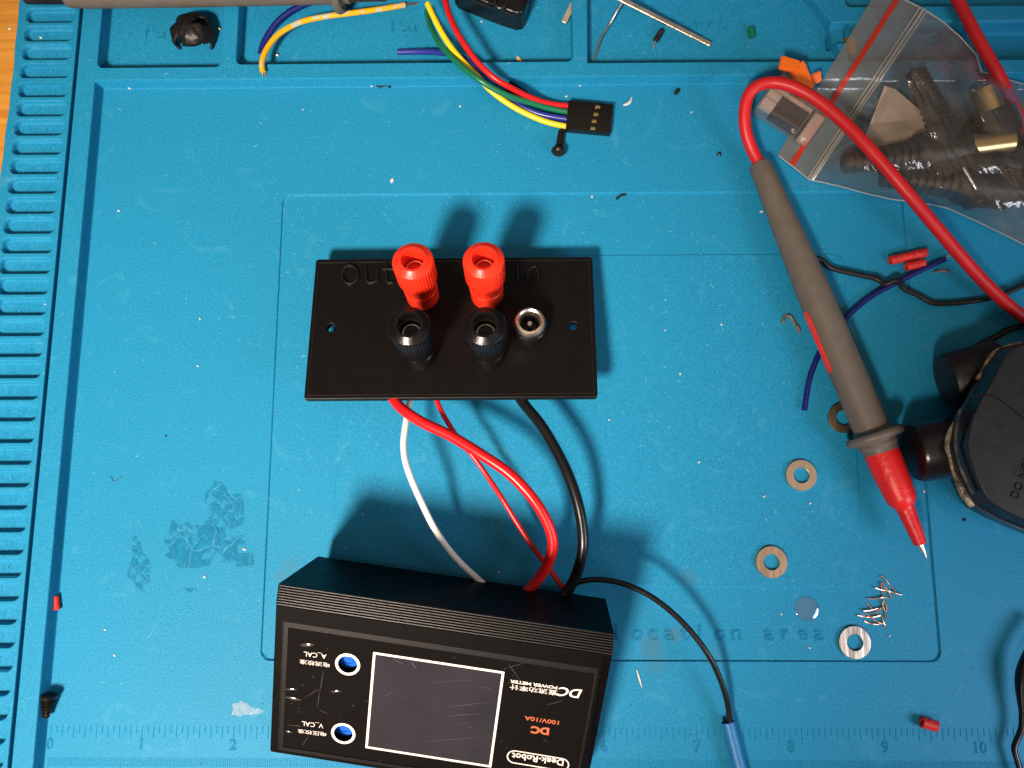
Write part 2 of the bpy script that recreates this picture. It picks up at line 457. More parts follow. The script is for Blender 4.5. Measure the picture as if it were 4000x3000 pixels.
def tray_poly(pxs): return [(at(px, py, TOP).x, at(px, py, TOP).y) for px, py in pxs]
T1 = (at(383, 200, TOP).x, at(873, 100, TOP).x)
T2 = (at(925, 150, TOP).x, at(2238, 150, TOP).x)
T3 = tray_poly([(2301, 240), (2299, -60), (3120, -60), (3172, 0), (3238, 84), (3262, 165), (3287, 218), (3272, 233)])

def sd_rrect(X, Y, x0, y0, x1, y1, r):
    cx, cy = (x0 + x1) / 2, (y0 + y1) / 2; hx, hy = (x1 - x0) / 2 - r, (y1 - y0) / 2 - r
    qx = np.abs(X - cx) - hx; qy = np.abs(Y - cy) - hy
    return np.hypot(np.maximum(qx, 0), np.maximum(qy, 0)) + np.minimum(np.maximum(qx, qy), 0) - r
def sd_poly(X, Y, P):
    d = np.full(X.shape, 1e9); s = np.ones(X.shape); n = len(P)
    for i in range(n):
        ax, ay = P[i]; bx, by = P[(i + n - 1) % n]
        ex, ey = bx - ax, by - ay; wx, wy = X - ax, Y - ay
        t = np.clip((wx * ex + wy * ey) / (ex * ex + ey * ey), 0, 1)
        d = np.minimum(d, (wx - ex * t) ** 2 + (wy - ey * t) ** 2)
        c1 = Y >= ay; c2 = Y < by; c3 = ex * wy > ey * wx
        s = np.where((c1 & c2 & c3) | (~c1 & ~c2 & ~c3), -s, s)
    return s * np.sqrt(d)
def stp(d, w, off=0.0):
    t = np.clip((-(d + off)) / w, 0, 1); return t * t * (3 - 2 * t)
def height(X, Y):
    H = np.full(X.shape, TOP)
    H = H - TOP * stp(sd_rrect(X, Y, rim_x, -200, 520, wall_y, 1.0), .9)
    H = H - .60 * stp(sd_rrect(X, Y, xl, yb, xr, yt, 3.0), .3)
    H = H + .20 * stp(sd_rrect(X, Y, il, ib, ir, it, 3.0), .4)
    H = H - 3.9 * stp(np.abs(X - grv_x) - .64, .25)
    m = X < grv_x
    if m.any():
        Xs = X[m]; Ys = Y[m]
        k = np.round((Y0 + 1.85 - Ys) / PITCH); cy = Y0 + 1.85 - k * PITCH
        d = sd_rrect(Xs, Ys - cy, slot_l - .4, -2.5, slot_r + .3, 2.5, 1.9)
        H[m] -= 2.0 * stp(d, .3)
    m = Y > wall_y
    if m.any():
        Xs = X[m]; Ys = Y[m]; h = H[m]
        h -= 4.3 * stp(sd_rrect(Xs, Ys, T1[0], tray_y - .8, T1[1], 260, 2.2), .5)
        h -= 4.3 * stp(sd_rrect(Xs, Ys, T2[0], tray_y, T2[1], 260, 2.2), .5)
        h -= 4.3 * stp(sd_poly(Xs, Ys, T3) - .6, .6)
        y1 = at(3600, 82, TOP).y; y0a = at(3270, 168, TOP).y; y0b = at(3700, 236, TOP).y
        xa = at(3243, 120, TOP).x; xb = at(3306, 130, TOP).x; xc = at(3800, 160, TOP).x
        h -= 2.2 * stp(sd_rrect(Xs, Ys, xa, y0a, xb + 6, y1, 1.0), .8)
        h -= 7.0 * stp(sd_rrect(Xs, Ys, xb, y0b, xc - .8, y1, 1.5), .8) * np.where(h < 3, .75, 1)
        h -= 6.5 * stp(sd_rrect(Xs, Ys, xc + .8, y0b, 420, y1, 1.5), .8)
        h -= 4.6 * stp(sd_rrect(Xs, Ys, at(3302, 24, TOP).x, at(3600, 25, TOP).y, 420, 280, 2.0), 1.2)
        H[m] = h
    return H
def hz(x, y):
    return float(height(np.array([float(x)]), np.array([float(y)]))[0])
def down(px, py, lift=0.0):
    """point on the mat's surface seen at that spot"""
    q = at(px, py, 0)
    for _ in range(4): q = at(px, py, hz(q.x, q.y) + lift)
    return q

def build_mat():
    xs = np.concatenate([np.arange(edge_x, 2.0, .22), np.arange(2.0, 330, .5)])
    for f in (xl, xr, il, ir, T1[0], T1[1], T2[0], T2[1], T3[0][0]):
        xs = np.concatenate([xs, np.arange(f - .8, f + .8, .12)])
    xs = np.concatenate([xs, np.arange(grv_x - 1.4, grv_x + 1.4, .1)])
    xs = np.concatenate([xs, np.arange(T3[3][0] - 10, T3[6][0] + 6, .2)])
    xs = np.unique(np.round(xs, 2))
    ys = np.arange(-34, 232, .24)
    for f in (yb, yt, ib, it, wall_y, wall_y - 1.1, tray_y, tray_y - .8, tray_y + .4):
        ys = np.concatenate([ys, np.arange(f - .8, f + .8, .12)])
    ys = np.unique(np.round(ys, 2))
    X, Y = np.meshgrid(xs, ys)
    Z = height(X.ravel(), Y.ravel()).reshape(X.shape)
    # rounded outer left lip and slightly wavy cut edge
    wob = .18 * np.sin(ys * .11) + .10 * np.sin(ys * .43 + 1)
    X = X + (np.clip((edge_x + 3 - X) / 3, 0, 1)) * wob[:, None]
    Z = Z - .35 * np.clip((edge_x + .5 - xs[None, :]) / .5, 0, 1) ** 2
    # skirt down to the table
    X = np.pad(X, 1, mode='edge'); Y = np.pad(Y, 1, mode='edge'); Z = np.pad(Z, 1, mode='constant', constant_values=-3.15)
    ny, nx = X.shape
    co = np.stack([X, Y, Z], -1).reshape(-1, 3) * S
    i = np.arange(ny * nx).reshape(ny, nx)
    q = np.stack([i[:-1, :-1], i[:-1, 1:], i[1:, 1:], i[1:, :-1]], -1).reshape(-1, 4)
    me = bpy.data.meshes.new('work_mat')
    me.vertices.add(len(co)); me.vertices.foreach_set('co', co.ravel())
    me.loops.add(q.size); me.loops.foreach_set('vertex_index', q.ravel())
    me.polygons.add(len(q)); me.polygons.foreach_set('loop_start', np.arange(0, q.size, 4))
    me.polygons.foreach_set('loop_total', np.full(len(q), 4))
    me.polygons.foreach_set('use_smooth', np.ones(len(q), bool))
    me.update(); me.validate()
    me.materials.append(M_MAT)
    o = bpy.data.objects.new('work_mat', me); COL.objects.link(o); MTX[o.name] = Matrix()
    return tag(o, 'blue silicone soldering mat with moulded trays, numbered slots and rulers', 'work mat')
MATOBJ = build_mat()

def mat_text(s, px, py, hpx, z, outline=.11, sx=1.0):
    """one glyph or word stood on the mat, left baseline seen at px,py, capital height hpx photo pixels"""
    p = at(px, py, z); q = at(px, py - hpx, z)
    h = (q - p).length
    me = text_me(s, h / .73, outline=outline * 1.35)
    me.transform(Matrix.Translation((p.x, p.y, z)) @ Matrix.Diagonal((sx, 1, 1, 1)))
    return me
def mono(s, px, py, step, hpx, z, sx=1.0):
    out = []
    for i, ch in enumerate(s):
        if ch != ' ': out.append(mat_text(ch, px + i * step, py, hpx, z, sx=sx))
    return out
def word(ms, label):
    tag(link_mesh('lettering', join_me('lettering', ms), M_MAT, MATOBJ), label)
L_ = []
L_ += mono('location area', 2400, 2500, 65, 66, -.57)
word(L_, 'raised words location area'); L_ = []
L_ += mono('Parts', 565, 155, 50, 52, -.28)
word(L_, 'raised word Parts in the left tray'); L_ = []
L_ += mono('Parts', 1525, 130, 46, 56, -.28)
word(L_, 'raised word Parts in the middle tray'); L_ = []
L_ += mono('Parts', 2622, 118, 46, 52, -.28)
word(L_, 'raised word Parts in the right tray'); L_ = []
for k in range(-1, 37):
    n = 7 + k
    yc = Y0 + 1.85 - k * PITCH
    me = text_me('A-%d' % n, 3.2, outline=.055)
    me.transform(Matrix.Translation((slot_l + 4.6, yc - 1.05, 2.0))); link_mesh('slot_number', me, M_MAT, MATOBJ)
ury = at(2000, 2934, 0).y
for k in range(0, 11):
    me = text_me(str(k), 4.1, outline=.13, align='CENTER')
    me.transform(Matrix.Translation((25.4 * k, ury, .02))); link_mesh('ruler_number', me, M_MAT, MATOBJ)
V = []; F = []
def ridge(x, y1, ln, wd, h=.13):
    add_piece(V, F, [(x - wd, y1 - ln, -.02), (x + wd, y1 - ln, -.02), (x + wd, y1, -.02), (x - wd, y1, -.02),
                     (x, y1 - ln + .1, h), (x, y1 - .1, h)], [(0, 1, 4), (1, 2, 5, 4), (2, 3, 5), (3, 0, 4, 5)])
ut = at(2000, 2839, 0).y; lt = at(2000, 2965, 0).y
for k in range(0, 175):
    ridge(25.4 * k / 16, ut, 3.3 if k % 2 == 0 else 2.1, .17)
for k in range(0, 560):
    ridge(.5 * k, lt, 8 if k % 10 == 0 else 2.4, .12, .10)
link_mesh('ruler_scale', mesh('ruler_scale', V, F), M_MAT, MATOBJ)

# ------------------------------------------------------------------ terminal panel (black printed plate with posts and a jack)
P0 = at(1241, 1015, 7.3); Pu = (at(2311, 1005, 7.3) - P0).normalized()
Pv = (at(1190, 1555, 14.3) - P0); Pv = (Pv - Pu * Pv.dot(Pu)).normalized()
Pn = Pv.cross(Pu).normalized()
if Pn.z < 0: Pn = -Pn
PW, PH = 80.0, 42.4
PM = Matrix((Pu, -Pv, Pn)).transposed().to_4x4(); PM.translation = P0        # local x right, y away, z up
panel = thing('terminal_panel', 'black printed plate with four binding posts and a round power jack, lettered Out and In', 'terminal panel', mtx=PM)
PI_ = PM.inverted()
def pl(px, py, h=0.0):
    q = PI_ @ on_plane(px, py, P0 + Pn * h, Pn); return q
hl = pl(1294, 1279); hr = pl(2240, 1273)
me = curve_mesh([rrect(-.3, -PH, PW, 0, .6, 3), circle(hl.x, hl.y, 1.45, 24), circle(hr.x, hr.y, 1.45, 24)], 2.4, .22)
link_mesh('plate', me, M_PLA, panel, local=True)
V = []; F = []
for (x0, y0, x1, y1) in ((.2, -.9, PW - .5, -.9), (.2, -PH + .9, PW - .5, -PH + .9), (.55, -PH + .8, .55, -.8), (PW - .9, -PH + .8, PW - .9, -.8)):
    v, f = sweep([(x0, y0, .0), (x1, y1, .0)], .22, 6, smooth=False); add_piece(V, F, v, f)
link_mesh('border_bead', mesh('border_bead', V, F), M_RIB, panel, True, local=True)
V = []; F = []
for i_ in range(5):
    v, f = sweep([(-.25, -PH - .06, -.25 - .42 * i_), (PW - .1, -PH - .06, -.25 - .42 * i_)], .20, 8, smooth=False); add_piece(V, F, v, f)
link_mesh('front_edge', mesh('front_edge', V, F), M_RIB, panel, True, local=True)
V = []; F = []
def stroke(pts, r=.5):
    q = [pl(*p, .0) + Vector((0, 0, .25)) for p in pts]
    v, f = sweep(q, r, 8, .5); add_piece(V, F, v, f)
def zp(x, y): return (1100 + x / 1.7015, 900 + y / 1.7015)
stroke([zp(455 + 52 * math.cos(a), 298 + 60 * math.sin(a)) for a in [2 * math.pi * i / 20 for i in range(21)]])
stroke([zp(563, 255), zp(566, 335), zp(590, 352), zp(625, 345), zp(636, 325), zp(636, 258)]); stroke([zp(636, 300), zp(637, 352)])
stroke([zp(697, 205), zp(700, 330), zp(715, 352), zp(740, 350)]); stroke([zp(678, 262), zp(745, 262)])
link_mesh('lettering', mesh('lettering', V, F), M_RIB, panel, True, local=True)['label'] = 'raised word Out'
V = []; F = []
stroke([zp(1570, 222), zp(1572, 350)])
stroke([zp(1634, 250), zp(1637, 350)]); stroke([zp(1637, 290), zp(1655, 255), zp(1685, 246), zp(1703, 275), zp(1708, 350)])
link_mesh('lettering', mesh('lettering', V, F), M_RIB, panel, True, local=True)['label'] = 'raised word In'

def post(px, py, material, word):
    H_ = 22.0; c = pl(px, py, H_)
    M = Matrix.Translation((c.x, c.y, 0))
    # collar
    vb, fb = lathe_vf([(4.7, .0), (4.75, 5.6), (4.5, 5.9), (0, 5.9)], 40)
    V = [M @ v for v in vb]
    p = link_mesh('binding_post', fix(mesh('binding_post', V, fb)), material, panel, True, local=True)
    p['label'] = word
    prof = [(4.1, 5.95), (4.3, 6.3), (4.3, 6.6), (4.5, 6.8), (4.55, 9.4), (5.35, 11.6), (5.5, 11.7), (5.5, 20.6), (5.25, 20.9), (5.05, 21.0), (3.6, 22.0), (3.05, 22.0), (2.95, 21.7), (2.95, 15.5), (2.35, 15.3)]
    lathe('cap', prof, M, material, p, n=160, knurl=(11.65, 20.7, 40, .2, 5.45))
    lathe('metal_ring', [(2.35, 15.3), (2.35, 16.6), (2.05, 16.6), (2.05, 10.2), (0, 10.2)], M, M_CHROME, p, n=32, open_=True)
    return p
# children of the panel are given in its own frame
_old = link_mesh
def link_mesh(name, me, material, parent=None, smooth=False, origin=None, local=False):
    if parent is not None and (parent.name == panel.name or (parent.parent is not None and parent.parent.name == panel.name)):
        local = True
    return _old(name, me, material, parent, smooth, origin, local)
post(1610, 1012, M_RED, 'red binding post nearer the word Out')
post(1888, 1008, M_RED, 'red binding post nearer the word In')
post(1596, 1267, M_BLACK, 'black binding post on the left')
post(1893, 1267, M_BLACK, 'black binding post beside the power jack')
c = pl(2070, 1253, 6.6); M = Matrix.Translation((c.x, c.y, 0))
jk = lathe('power_jack', [(4.9, 0), (4.95, 3.9), (4.5, 4.4), (4.1, 4.4), (4.1, 5.2), (2.9, 5.2), (2.9, 4.6)], M, M_BLACK, panel, n=40, open_=True)
lathe('metal_collar', [(4.25, 4.6), (4.3, 5.8), (3.9, 6.55), (3.5, 6.65), (3.05, 6.3), (2.85, 5.6), (2.85, 4.3), (2.7, 1.0), (0, .6)], M, M_CHROME, jk, n=48, open_=True)
lathe('inner_sleeve', [(2.62, 4.4), (2.45, 4.4), (2.45, 1.2), (0, 1.2)], M, M_BLACK, jk, n=32, open_=True)
lathe('centre_pin', [(.8, .8), (.8, 4.6), (.55, 5.1), (0, 5.2)], M, M_BRASS, jk, n=16)

# ------------------------------------------------------------------ meter box
yaw = math.radians(-8.1)
Bu = Vector((math.cos(yaw), math.sin(yaw), 0))
v0 = Vector((math.sin(yaw), -math.cos(yaw), 0))
tau = math.radians(25)                      # the front panel slopes down towards the near side
Bv = v0 * math.cos(tau) + Vector((0, 0, -1)) * math.sin(tau)
Bn = v0 * math.sin(tau) + Vector((0, 0, 1)) * math.cos(tau)
B0 = at(1078, 2363, 36.0)
BM = Matrix((Bu, -Bv, Bn)).transposed().to_4x4(); BM.translation = B0
box = thing('power_meter', 'black power meter box with dark screen and upside down Chinese and English lettering', 'power meter', mtx=BM)
BI = BM.inverted()
FN = 0.0
def bx(px, py, h=FN):
    return BI @ on_plane(px, py, B0 + Bn * h, Bn)
BW, BH = 80.0, 42.0
stl = bx(1120, 2447); str_ = bx(2326, 2622); sbl = bx(1112, 2917)
su0 = (stl.x + sbl.x) / 2; su1 = str_.x; sv0 = stl.y - .1; sv1 = sbl.y
FI = su1 + 1.3                                # right edge of the flat panel, a chamfer follows
pA = at(1243, 2173, 5.8); pB = at(1088, 2280, 36.4); pC = B0.copy(); pD = B0 + Bv * BH
pE = Vector((pD.x, pD.y, .3)) + v0 * 1.0
pA2 = Vector((pA.x, pA.y, 5.6)) + v0 * 2.0
pF = pE + v0 * -1.5 + Vector((0, 0, -.2))
prof = [pF, pA2, pA, pB]
NS = 8; dBC = (pC - pB) / NS; nb = dBC.cross(Bu).normalized()
if nb.z < 0: nb = -nb
ribset = set()
for k in range(NS):
    p = pB + dBC * k
    for (f_, h_) in ((.12, .14), (.35, .28), (.65, .28), (.88, .14), (1.0, -.1)):
        prof.append(p + dBC * f_ + nb * h_)
    ribset |= set(range(len(prof) - 6, len(prof) - 1))
prof[-1] = pC
nC = len(prof) - 1
prof += [pD, pE]
n = len(prof)
V = []
for (uu, low) in ((0.0, 0), (.35, 1), (FI, 1), (BW, 0)):
    for i_, p in enumerate(prof):
        q = p.copy()
        if uu == 0.0: q -= nb * .18 if 2 < i_ < n else nb * 0
        if uu == BW and i_ == nC + 1: q -= Bn * 2.6
        if uu == BW and i_ == nC: q -= Bn * .25
        V.append(q + Bu * uu)
F = []; FR = []
for a_ in range(3):
    for k in range(n):
        if a_ == 1 and k == nC: continue      # opening of the front panel, filled by bezel and sticker
        F.append((a_ * n + k, a_ * n + (k + 1) % n, (a_ + 1) * n + (k + 1) % n, (a_ + 1) * n + k)); FR.append(3 <= k < nC)
F.append(tuple(range(n))); F.append(tuple(3 * n + k for k in range(n))); FR += [False, False]
me = mesh('case', [BI @ v for v in V], F)
me.materials.append(M_PLA2); me.materials.append(M_RIB)
mi = [1 if r else 0 for r in FR]
fix(me)
case = _old('case', me, None, box, False, local=True)
case.data.polygons.foreach_set('material_index', mi)
bez = curve_mesh([rrect(.3, -BH, FI, 0, .3, 2), rrect(su0 - 1.3, sv1 - 1.2, su1 + .7, sv0 + 1.5, .5, 2)], .8, .08, Matrix.Translation((0, 0, .25)))
_old('bezel', bez, M_PLA2, box, False, local=True)
bez = curve_mesh([rrect(su0 - 1.35, sv1 - 1.25, su1 + .75, sv0 + 1.55, .5, 2), rrect(su0 - .1, sv1 - .1, su1 + .1, sv0 + .1, .4, 2)], .4, .06, Matrix.Translation((0, 0, .1)))
_old('inner_lip', bez, M_RIB, box, False, local=True)
V = []; F = []
for (x0, y0, x1, y1) in ((su0 - 1.2, sv0 + 1.45, su1 + .6, sv0 + 1.45), (su0 - 1.2, sv0 + 1.45, su0 - 1.2, sv1 - 1.1), (su0 - .05, sv0 + .05, su1, sv0 + .05), (su0 - .05, sv0, su0 - .05, sv1), (su0, sv1 - .05, su1, sv1 - .05), (su1 + .05, sv0, su1 + .05, sv1)):
    v, f = sweep([(x0, y0, .22 if abs(y0 - sv0) > 1 or x0 < su0 - 1 else .08), (x1, y1, .22 if abs(y0 - sv0) > 1 or x0 < su0 - 1 else .08)], .09, 6, smooth=False); add_piece(V, F, v, f)
_old('lip_edge', mesh('lip_edge', V, F), mat('scuffed_black_edge', (.012, .010, .009), .35, spec=.5, noise_amt=.6, noise_scale=900), box, True, local=True)
hA = bx(1358, 2595); hV = bx(1341, 2865)
st = curve_mesh([rrect(su0, sv1, su1, sv0, .3, 2), circle(hA.x, hA.y, 2.35, 40), circle(hV.x, hV.y, 2.35, 40)], .3, 0, Matrix.Translation((0, 0, FN)))
_old('face_sticker', st, M_STICK, box, False, local=True)
for (h_, lab) in ((hA, 'white ringed calibration hole beside A_CAL'), (hV, 'white ringed calibration hole beside V_CAL')):
    me = curve_mesh([circle(h_.x, h_.y, 3.05, 48), circle(h_.x, h_.y, 2.36, 48)], .06, 0, Matrix.Translation((0, 0, FN + .07)))
    rg = _old('hole_ring', me, M_WHITE, box, False, local=True); rg['label'] = lab
    V, F = lathe_vf([(2.9, -6), (2.9, -2.4), (2.6, -2.2), (1.5, -2.2), (1.4, -2.5), (0, -2.5)], 32)
    v2 = []; 
    tm = fix(mesh('trimmer', [Vector((h_.x - .5, h_.y - .1, FN)) + v for v in V], F))
    tr = _old('trimmer', tm, M_TRIM, rg, True, local=True)
    M = Matrix.Translation((h_.x - .4, h_.y + .9, FN - 2.1))
    V, F = sweep([(-1.0, 0, 0), (1.0, 0, 0)], .3, 6, smooth=False)
    _old('brass_slot', mesh('brass_slot', [M @ v for v in V], F), M_BRASS, rg, False, local=True)
# screen and its white frame
q = [bx(1456, 2547), bx(1970, 2622), bx(1920, 2998), bx(1429, 2921)]
cx = sum(a.x for a in q) / 4; cy = sum(a.y for a in q) / 4
sx0 = (q[0].x + q[3].x) / 2; sx1 = (q[1].x + q[2].x) / 2; sy1 = (q[0].y + q[1].y) / 2; sy0 = (q[2].y + q[3].y) / 2
fr_ = _old('screen', curve_mesh([rrect(sx0 + .5, sy0 + .5, sx1 - .5, sy1 - .5, .1, 1)], .06, 0, Matrix.Translation((0, 0, FN + .055))), M_SCREEN, box, False, local=True)
_old('screen_border', curve_mesh([rrect(sx0, sy0, sx1, sy1, .1, 1), rrect(sx0 + .6, sy0 + .6, sx1 - .6, sy1 - .6, .1, 1)], .06, 0, Matrix.Translation((0, 0, FN + .075))), M_WHITE, box, False, local=True)

def face_text(s, s0, s1, hpx, material, shear=0.0, bold=0.0, hfac=.73, name='lettering', full=False):
    a = bx(*s0); b_ = bx(*s1); L = (b_ - a).to_2d().length
    me = text_me(s, 1.0, 0.0, bold=bold)
    xs = [v.co.x for v in me.vertices]; ys = [v.co.y for v in me.vertices]
    x0, x1 = min(xs), max(xs)
    hh = hpx / 15.6
    y0_ = min(ys) if full else 0.0; y1_ = max(ys)
    d = (b_ - a).normalized(); up = Vector((d.y * -1, d.x, 0))
    up = Vector((-d.y, d.x, 0))
    for v in me.vertices:
        x = (v.co.x - x0) / (x1 - x0) * L; y = (v.co.y - y0_) / (y1_ - y0_) * hh
        x += shear * y
        p = a + d * x + up * y
        v.co = (p.x, p.y, FN + .03)
    o = _old(name, me, material, box, False, local=True); return o
face_text('A_CAL', (1275, 2556), (1187, 2545), 20, M_WHITE)
face_text('电流校准', (1287, 2590), (1171, 2575), 20, M_WHITE, full=True)
face_text('V_CAL', (1263, 2828), (1179, 2817), 20, M_WHITE)
face_text('电压校准', (1274, 2861), (1164, 2847), 19, M_WHITE, full=True)
face_text('DC', (2275, 2695), (2186, 2684), 38, M_WHITE, shear=.3, bold=.02)
face_text('POWER METER', (2178, 2681), (1993, 2655), 13, M_WHITE, bold=.03)
face_text('直流功率计', (2178, 2697), (1992, 2672), 23, M_WHITE, full=True, bold=.008)
face_text('100V/10A', (2184, 2816), (2050, 2796), 18, M_ORANGEP, bold=.012)
face_text('DC', (2146, 2845), (2075, 2837), 31, M_ORANGEP, bold=.045)
face_text('Deek-Robot', (2203, 2968), (2001, 2940), 28, M_WHITE, bold=.02)
a = bx(2217, 2990); b_ = bx(1986, 2952); d = (b_ - a).normalized(); cpt = (a + b_) / 2; Lh = (b_ - a).length / 2 + .4
def stadium(L, h, n=10):
    out = []
    for sgn, a0 in ((1, -90), (-1, 90)):
        for k in range(n + 1):
            t = math.radians(a0 + 180 * k / n); out.append((sgn * (L - h) + h * math.cos(t), h * math.sin(t)))
    return out
Mp = Matrix.Translation((cpt.x, cpt.y, FN + .07)) @ Matrix.Rotation(math.atan2(d.y, d.x), 4, 'Z')
_old('lettering_border', curve_mesh([stadium(Lh, 1.95), stadium(Lh - .32, 1.63)], .05, 0, Mp), M_WHITE, box, False, local=True)
# scratches on sticker and screen
V = []; F = []
rs = random.Random(5)
def scratch(p, q_, wd=.05):
    a = bx(*p); b_ = bx(*q_); n = 7; d = (b_ - a); s = Vector((-d.y, d.x, 0)).normalized()
    pts = [a + d * (i / n) + s * (rs.uniform(-.06, .06)) for i in range(n + 1)]
    for i in range(n):
        w0 = wd * math.sin(math.pi * (i + .2) / (n + .4)); w1 = wd * math.sin(math.pi * (i + 1) / (n + .4))
        add_piece(V, F, [Vector((*(pts[i] - s * w0).to_2d(), FN + .1)), Vector((*(pts[i + 1] - s * w1).to_2d(), FN + .1)),
                         Vector((*(pts[i + 1] + s * w1).to_2d(), FN + .1)), Vector((*(pts[i] + s * w0).to_2d(), FN + .1))], [(0, 1, 2, 3)])
for p, q_, wd in [((1640, 2668), (1900, 2652), .04), ((1725, 2765), (1925, 2738), .06), ((1725, 2797), (1880, 2786), .07), ((1600, 2900), (1920, 2875), .05),
              ((1530, 2570), (1580, 2596), .09), ((1600, 2575), (1632, 2618), .09), ((1265, 2615), (1250, 2700), .06), ((1250, 2700), (1240, 2760), .05),
              ((1190, 2725), (1250, 2685), .04), ((1985, 2590), (2030, 2655), .06), ((1980, 2607), (2045, 2590), .06), ((2130, 2755), (2205, 2733), .06),
              ((1245, 2770), (1285, 2790), .05), ((1207, 2870), (1180, 2915), .05), ((1500, 2720), (1540, 2700), .05), ((1870, 2680), (1925, 2692), .06),
              ((1118, 2830), (1175, 2836), .05), ((2120, 2880), (2140, 2900), .05), ((1650, 2570), (1720, 2590), .04), ((1780, 2830), (1850, 2822), .04)]:
    scratch(p, q_, wd)
for _ in range(46):
    px = rs.uniform(1130, 2300); py = rs.uniform(2480, 2960) + (px - 1130) * .12
    dx, dy = rs.uniform(-14, 14), rs.uniform(-8, 8); scratch((px, py), (px + dx, py + dy), rs.uniform(.03, .07))
_old('scratches', mesh('scratches', V, F), M_SCR, box, False, local=True)
# shiny blisters in the clear protective film at the sticker's left edge
V = []; F = []
for (p, q_, wd) in (((1113, 2722), (1178, 2735), .42), ((1113, 2692), (1160, 2694), .3), ((1172, 2520), (1228, 2518), .5), ((1113, 2855), (1142, 2862), .25), ((1290, 2702), (1333, 2700), .35)):
    a = bx(*p); b_ = bx(*q_)
    v, f = sweep([Vector((a.x, a.y, FN)), Vector((*((a + b_) / 2).to_2d(), FN + .05)), Vector((b_.x, b_.y, FN))], lambda t, wd=wd: wd * math.sin(math.pi * min(max(t, .03), .97)) + .02, 10, .4, flat=.45)
    add_piece(V, F, v, f)
_old('film_blister', mesh('film_blister', V, F), mat('glossy_film_blister', (.05, .048, .045), .07, spec=1.0, coat=1), box, True, local=True)

# ------------------------------------------------------------------ wires between the panel and the box
tube('thick_red_wire', pp((1500, 1500, 10), (1545, 1570, 13), (1590, 1612, 15), (1660, 1655, 16), (1760, 1702, 17), (1880, 1775, 18), (1990, 1850, 18), (2080, 1945, 17), (2138, 2040, 15), (2160, 2120, 13), (2145, 2190, 11), (2110, 2250, 9), (2060, 2310, 8), (2010, 2370, 8)),
     1.5, M_REDW, label='thick red wire curving from under the terminal panel to the meter box', cat='wire')
tube('thick_black_wire', pp((2000, 1500, 9), (2045, 1575, 11), (2110, 1655, 13), (2165, 1745, 14), (2213, 1840, 15), (2250, 1940, 15), (2272, 2040, 14), (2278, 2125, 13), (2266, 2200, 11), (2240, 2270, 9), (2200, 2330, 8), (2150, 2380, 8)),
     1.5, M_BLACKW, label='thick glossy black wire curving from the terminal panel to the meter box', cat='wire')
tube('thin_red_wire', pp((1690, 1500, 10), (1712, 1580, 11), (1752, 1655, 12), (1800, 1725, 12), (1850, 1785, 11), (1905, 1862, 10), (1960, 1945, 10), (2015, 2035, 9), (2070, 2120, 8), (2125, 2195, 7), (2180, 2270, 7), (2220, 2330, 7), (2240, 2380, 7)),
     .72, M_REDW, label='thin red wire passing under the thick red one to the meter box', cat='wire')
tube('white_wire', pp((1615, 1500, 9), (1597, 1590, 12), (1584, 1660, 14), (1576, 1730, 15), (1583, 1800, 16), (1610, 1880, 16), (1650, 1970, 15), (1692, 2055, 13), (1740, 2130, 11), (1800, 2200, 9), (1870, 2265, 7), (1940, 2330, 7)),
     .88, M_WHITEW, label='white wire hanging from the terminal panel down to the meter box', cat='wire')
tube('thin_black_wire', pp((2150, 2350, 7), (2200, 2312, 8), (2245, 2280, 9), (2300, 2265, 10), (2370, 2266, 11), (2450, 2285, 12), (2540, 2328, 12), (2625, 2392, 11), (2700, 2468, 10), (2765, 2555, 9), (2808, 2640, 7), (2838, 2730, 5), (2852, 2820, 3), (2860, 2880, 2.4)),
     .78, M_BLACKW, label='thin black wire arching from the meter box into a blue sleeve', cat='wire')
a = at(2843, 2818, 2.2); b_ = at(2905, 3060, 2.2)
M = frame(a, b_ - a); Lh = (b_ - a).length
tag(lathe('heat_shrink_sleeve', [(1.62, 0), (1.85, .1), (1.85, Lh), (1.6, Lh)], M, M_SHRINK, n=24, origin=a, closed=True), 'blue heat shrink sleeve on the end of the thin black wire', 'sleeve')

# ------------------------------------------------------------------ four-wire jumper lead
jl = thing('jumper_lead', 'four coloured wires ending in a black four way plug with gold contacts', 'jumper wires', loc=at(2300, 460, 0))
C0 = at(2221, 391, 2.7); Cx = (at(2395, 407, 2.7) - C0); Cy = at(2199, 501, 2.7) - C0
cxl = Cx.length; Cx.normalize(); Cy = (Cy - Cx * Cy.dot(Cx)); cyl = Cy.length; Cy.normalize()
Mc = Matrix((Cx, Cy * -1, Vector((0, 0, 1)))).transposed().to_4x4(); Mc.translation = C0 + Cy * cyl + Vector((0, 0, -2.6))
hs = bevel_box('plug_housing', Mc, cxl, cyl, 2.6, .12, M_BLACK, jl)
for (px, py) in ((2335, 419), (2328, 448), (2321, 475), (2316, 503)):
    g = at(px, py, 2.75)
    Mg = Mc.copy(); Mg.translation = g - Cx * .75 + Cy * .45 + Vector((0, 0, -.08))
    bevel_box('gold_contact', Mg, 1.5, 1.05, .3, .12, M_GOLD, jl)
V = []; F = []
for i, (px, py) in enumerate(((2277, 421), (2272, 448), (2265, 476), (2258, 503))):
    g = at(px, py, 2.72)
    for (ox, oy, lx, ly) in ((0, 0, 3.2, .12), (3.1, -.55, .12, 1.3), (4.4, -.6, 1.9, .12)):
        a = g + Cx * (ox - .5) + Cy * oy
        v = [a, a + Cx * lx, a + Cx * lx + Cy * ly, a + Cy * ly]
        add_piece(V, F, [p + Vector((0, 0, -.0)) for p in v] + [p + Vector((0, 0, .08)) for p in v], [(0, 1, 2, 3), (4, 5, 6, 7), (0, 1, 5, 4), (1, 2, 6, 5), (2, 3, 7, 6), (3, 0, 4, 7)])
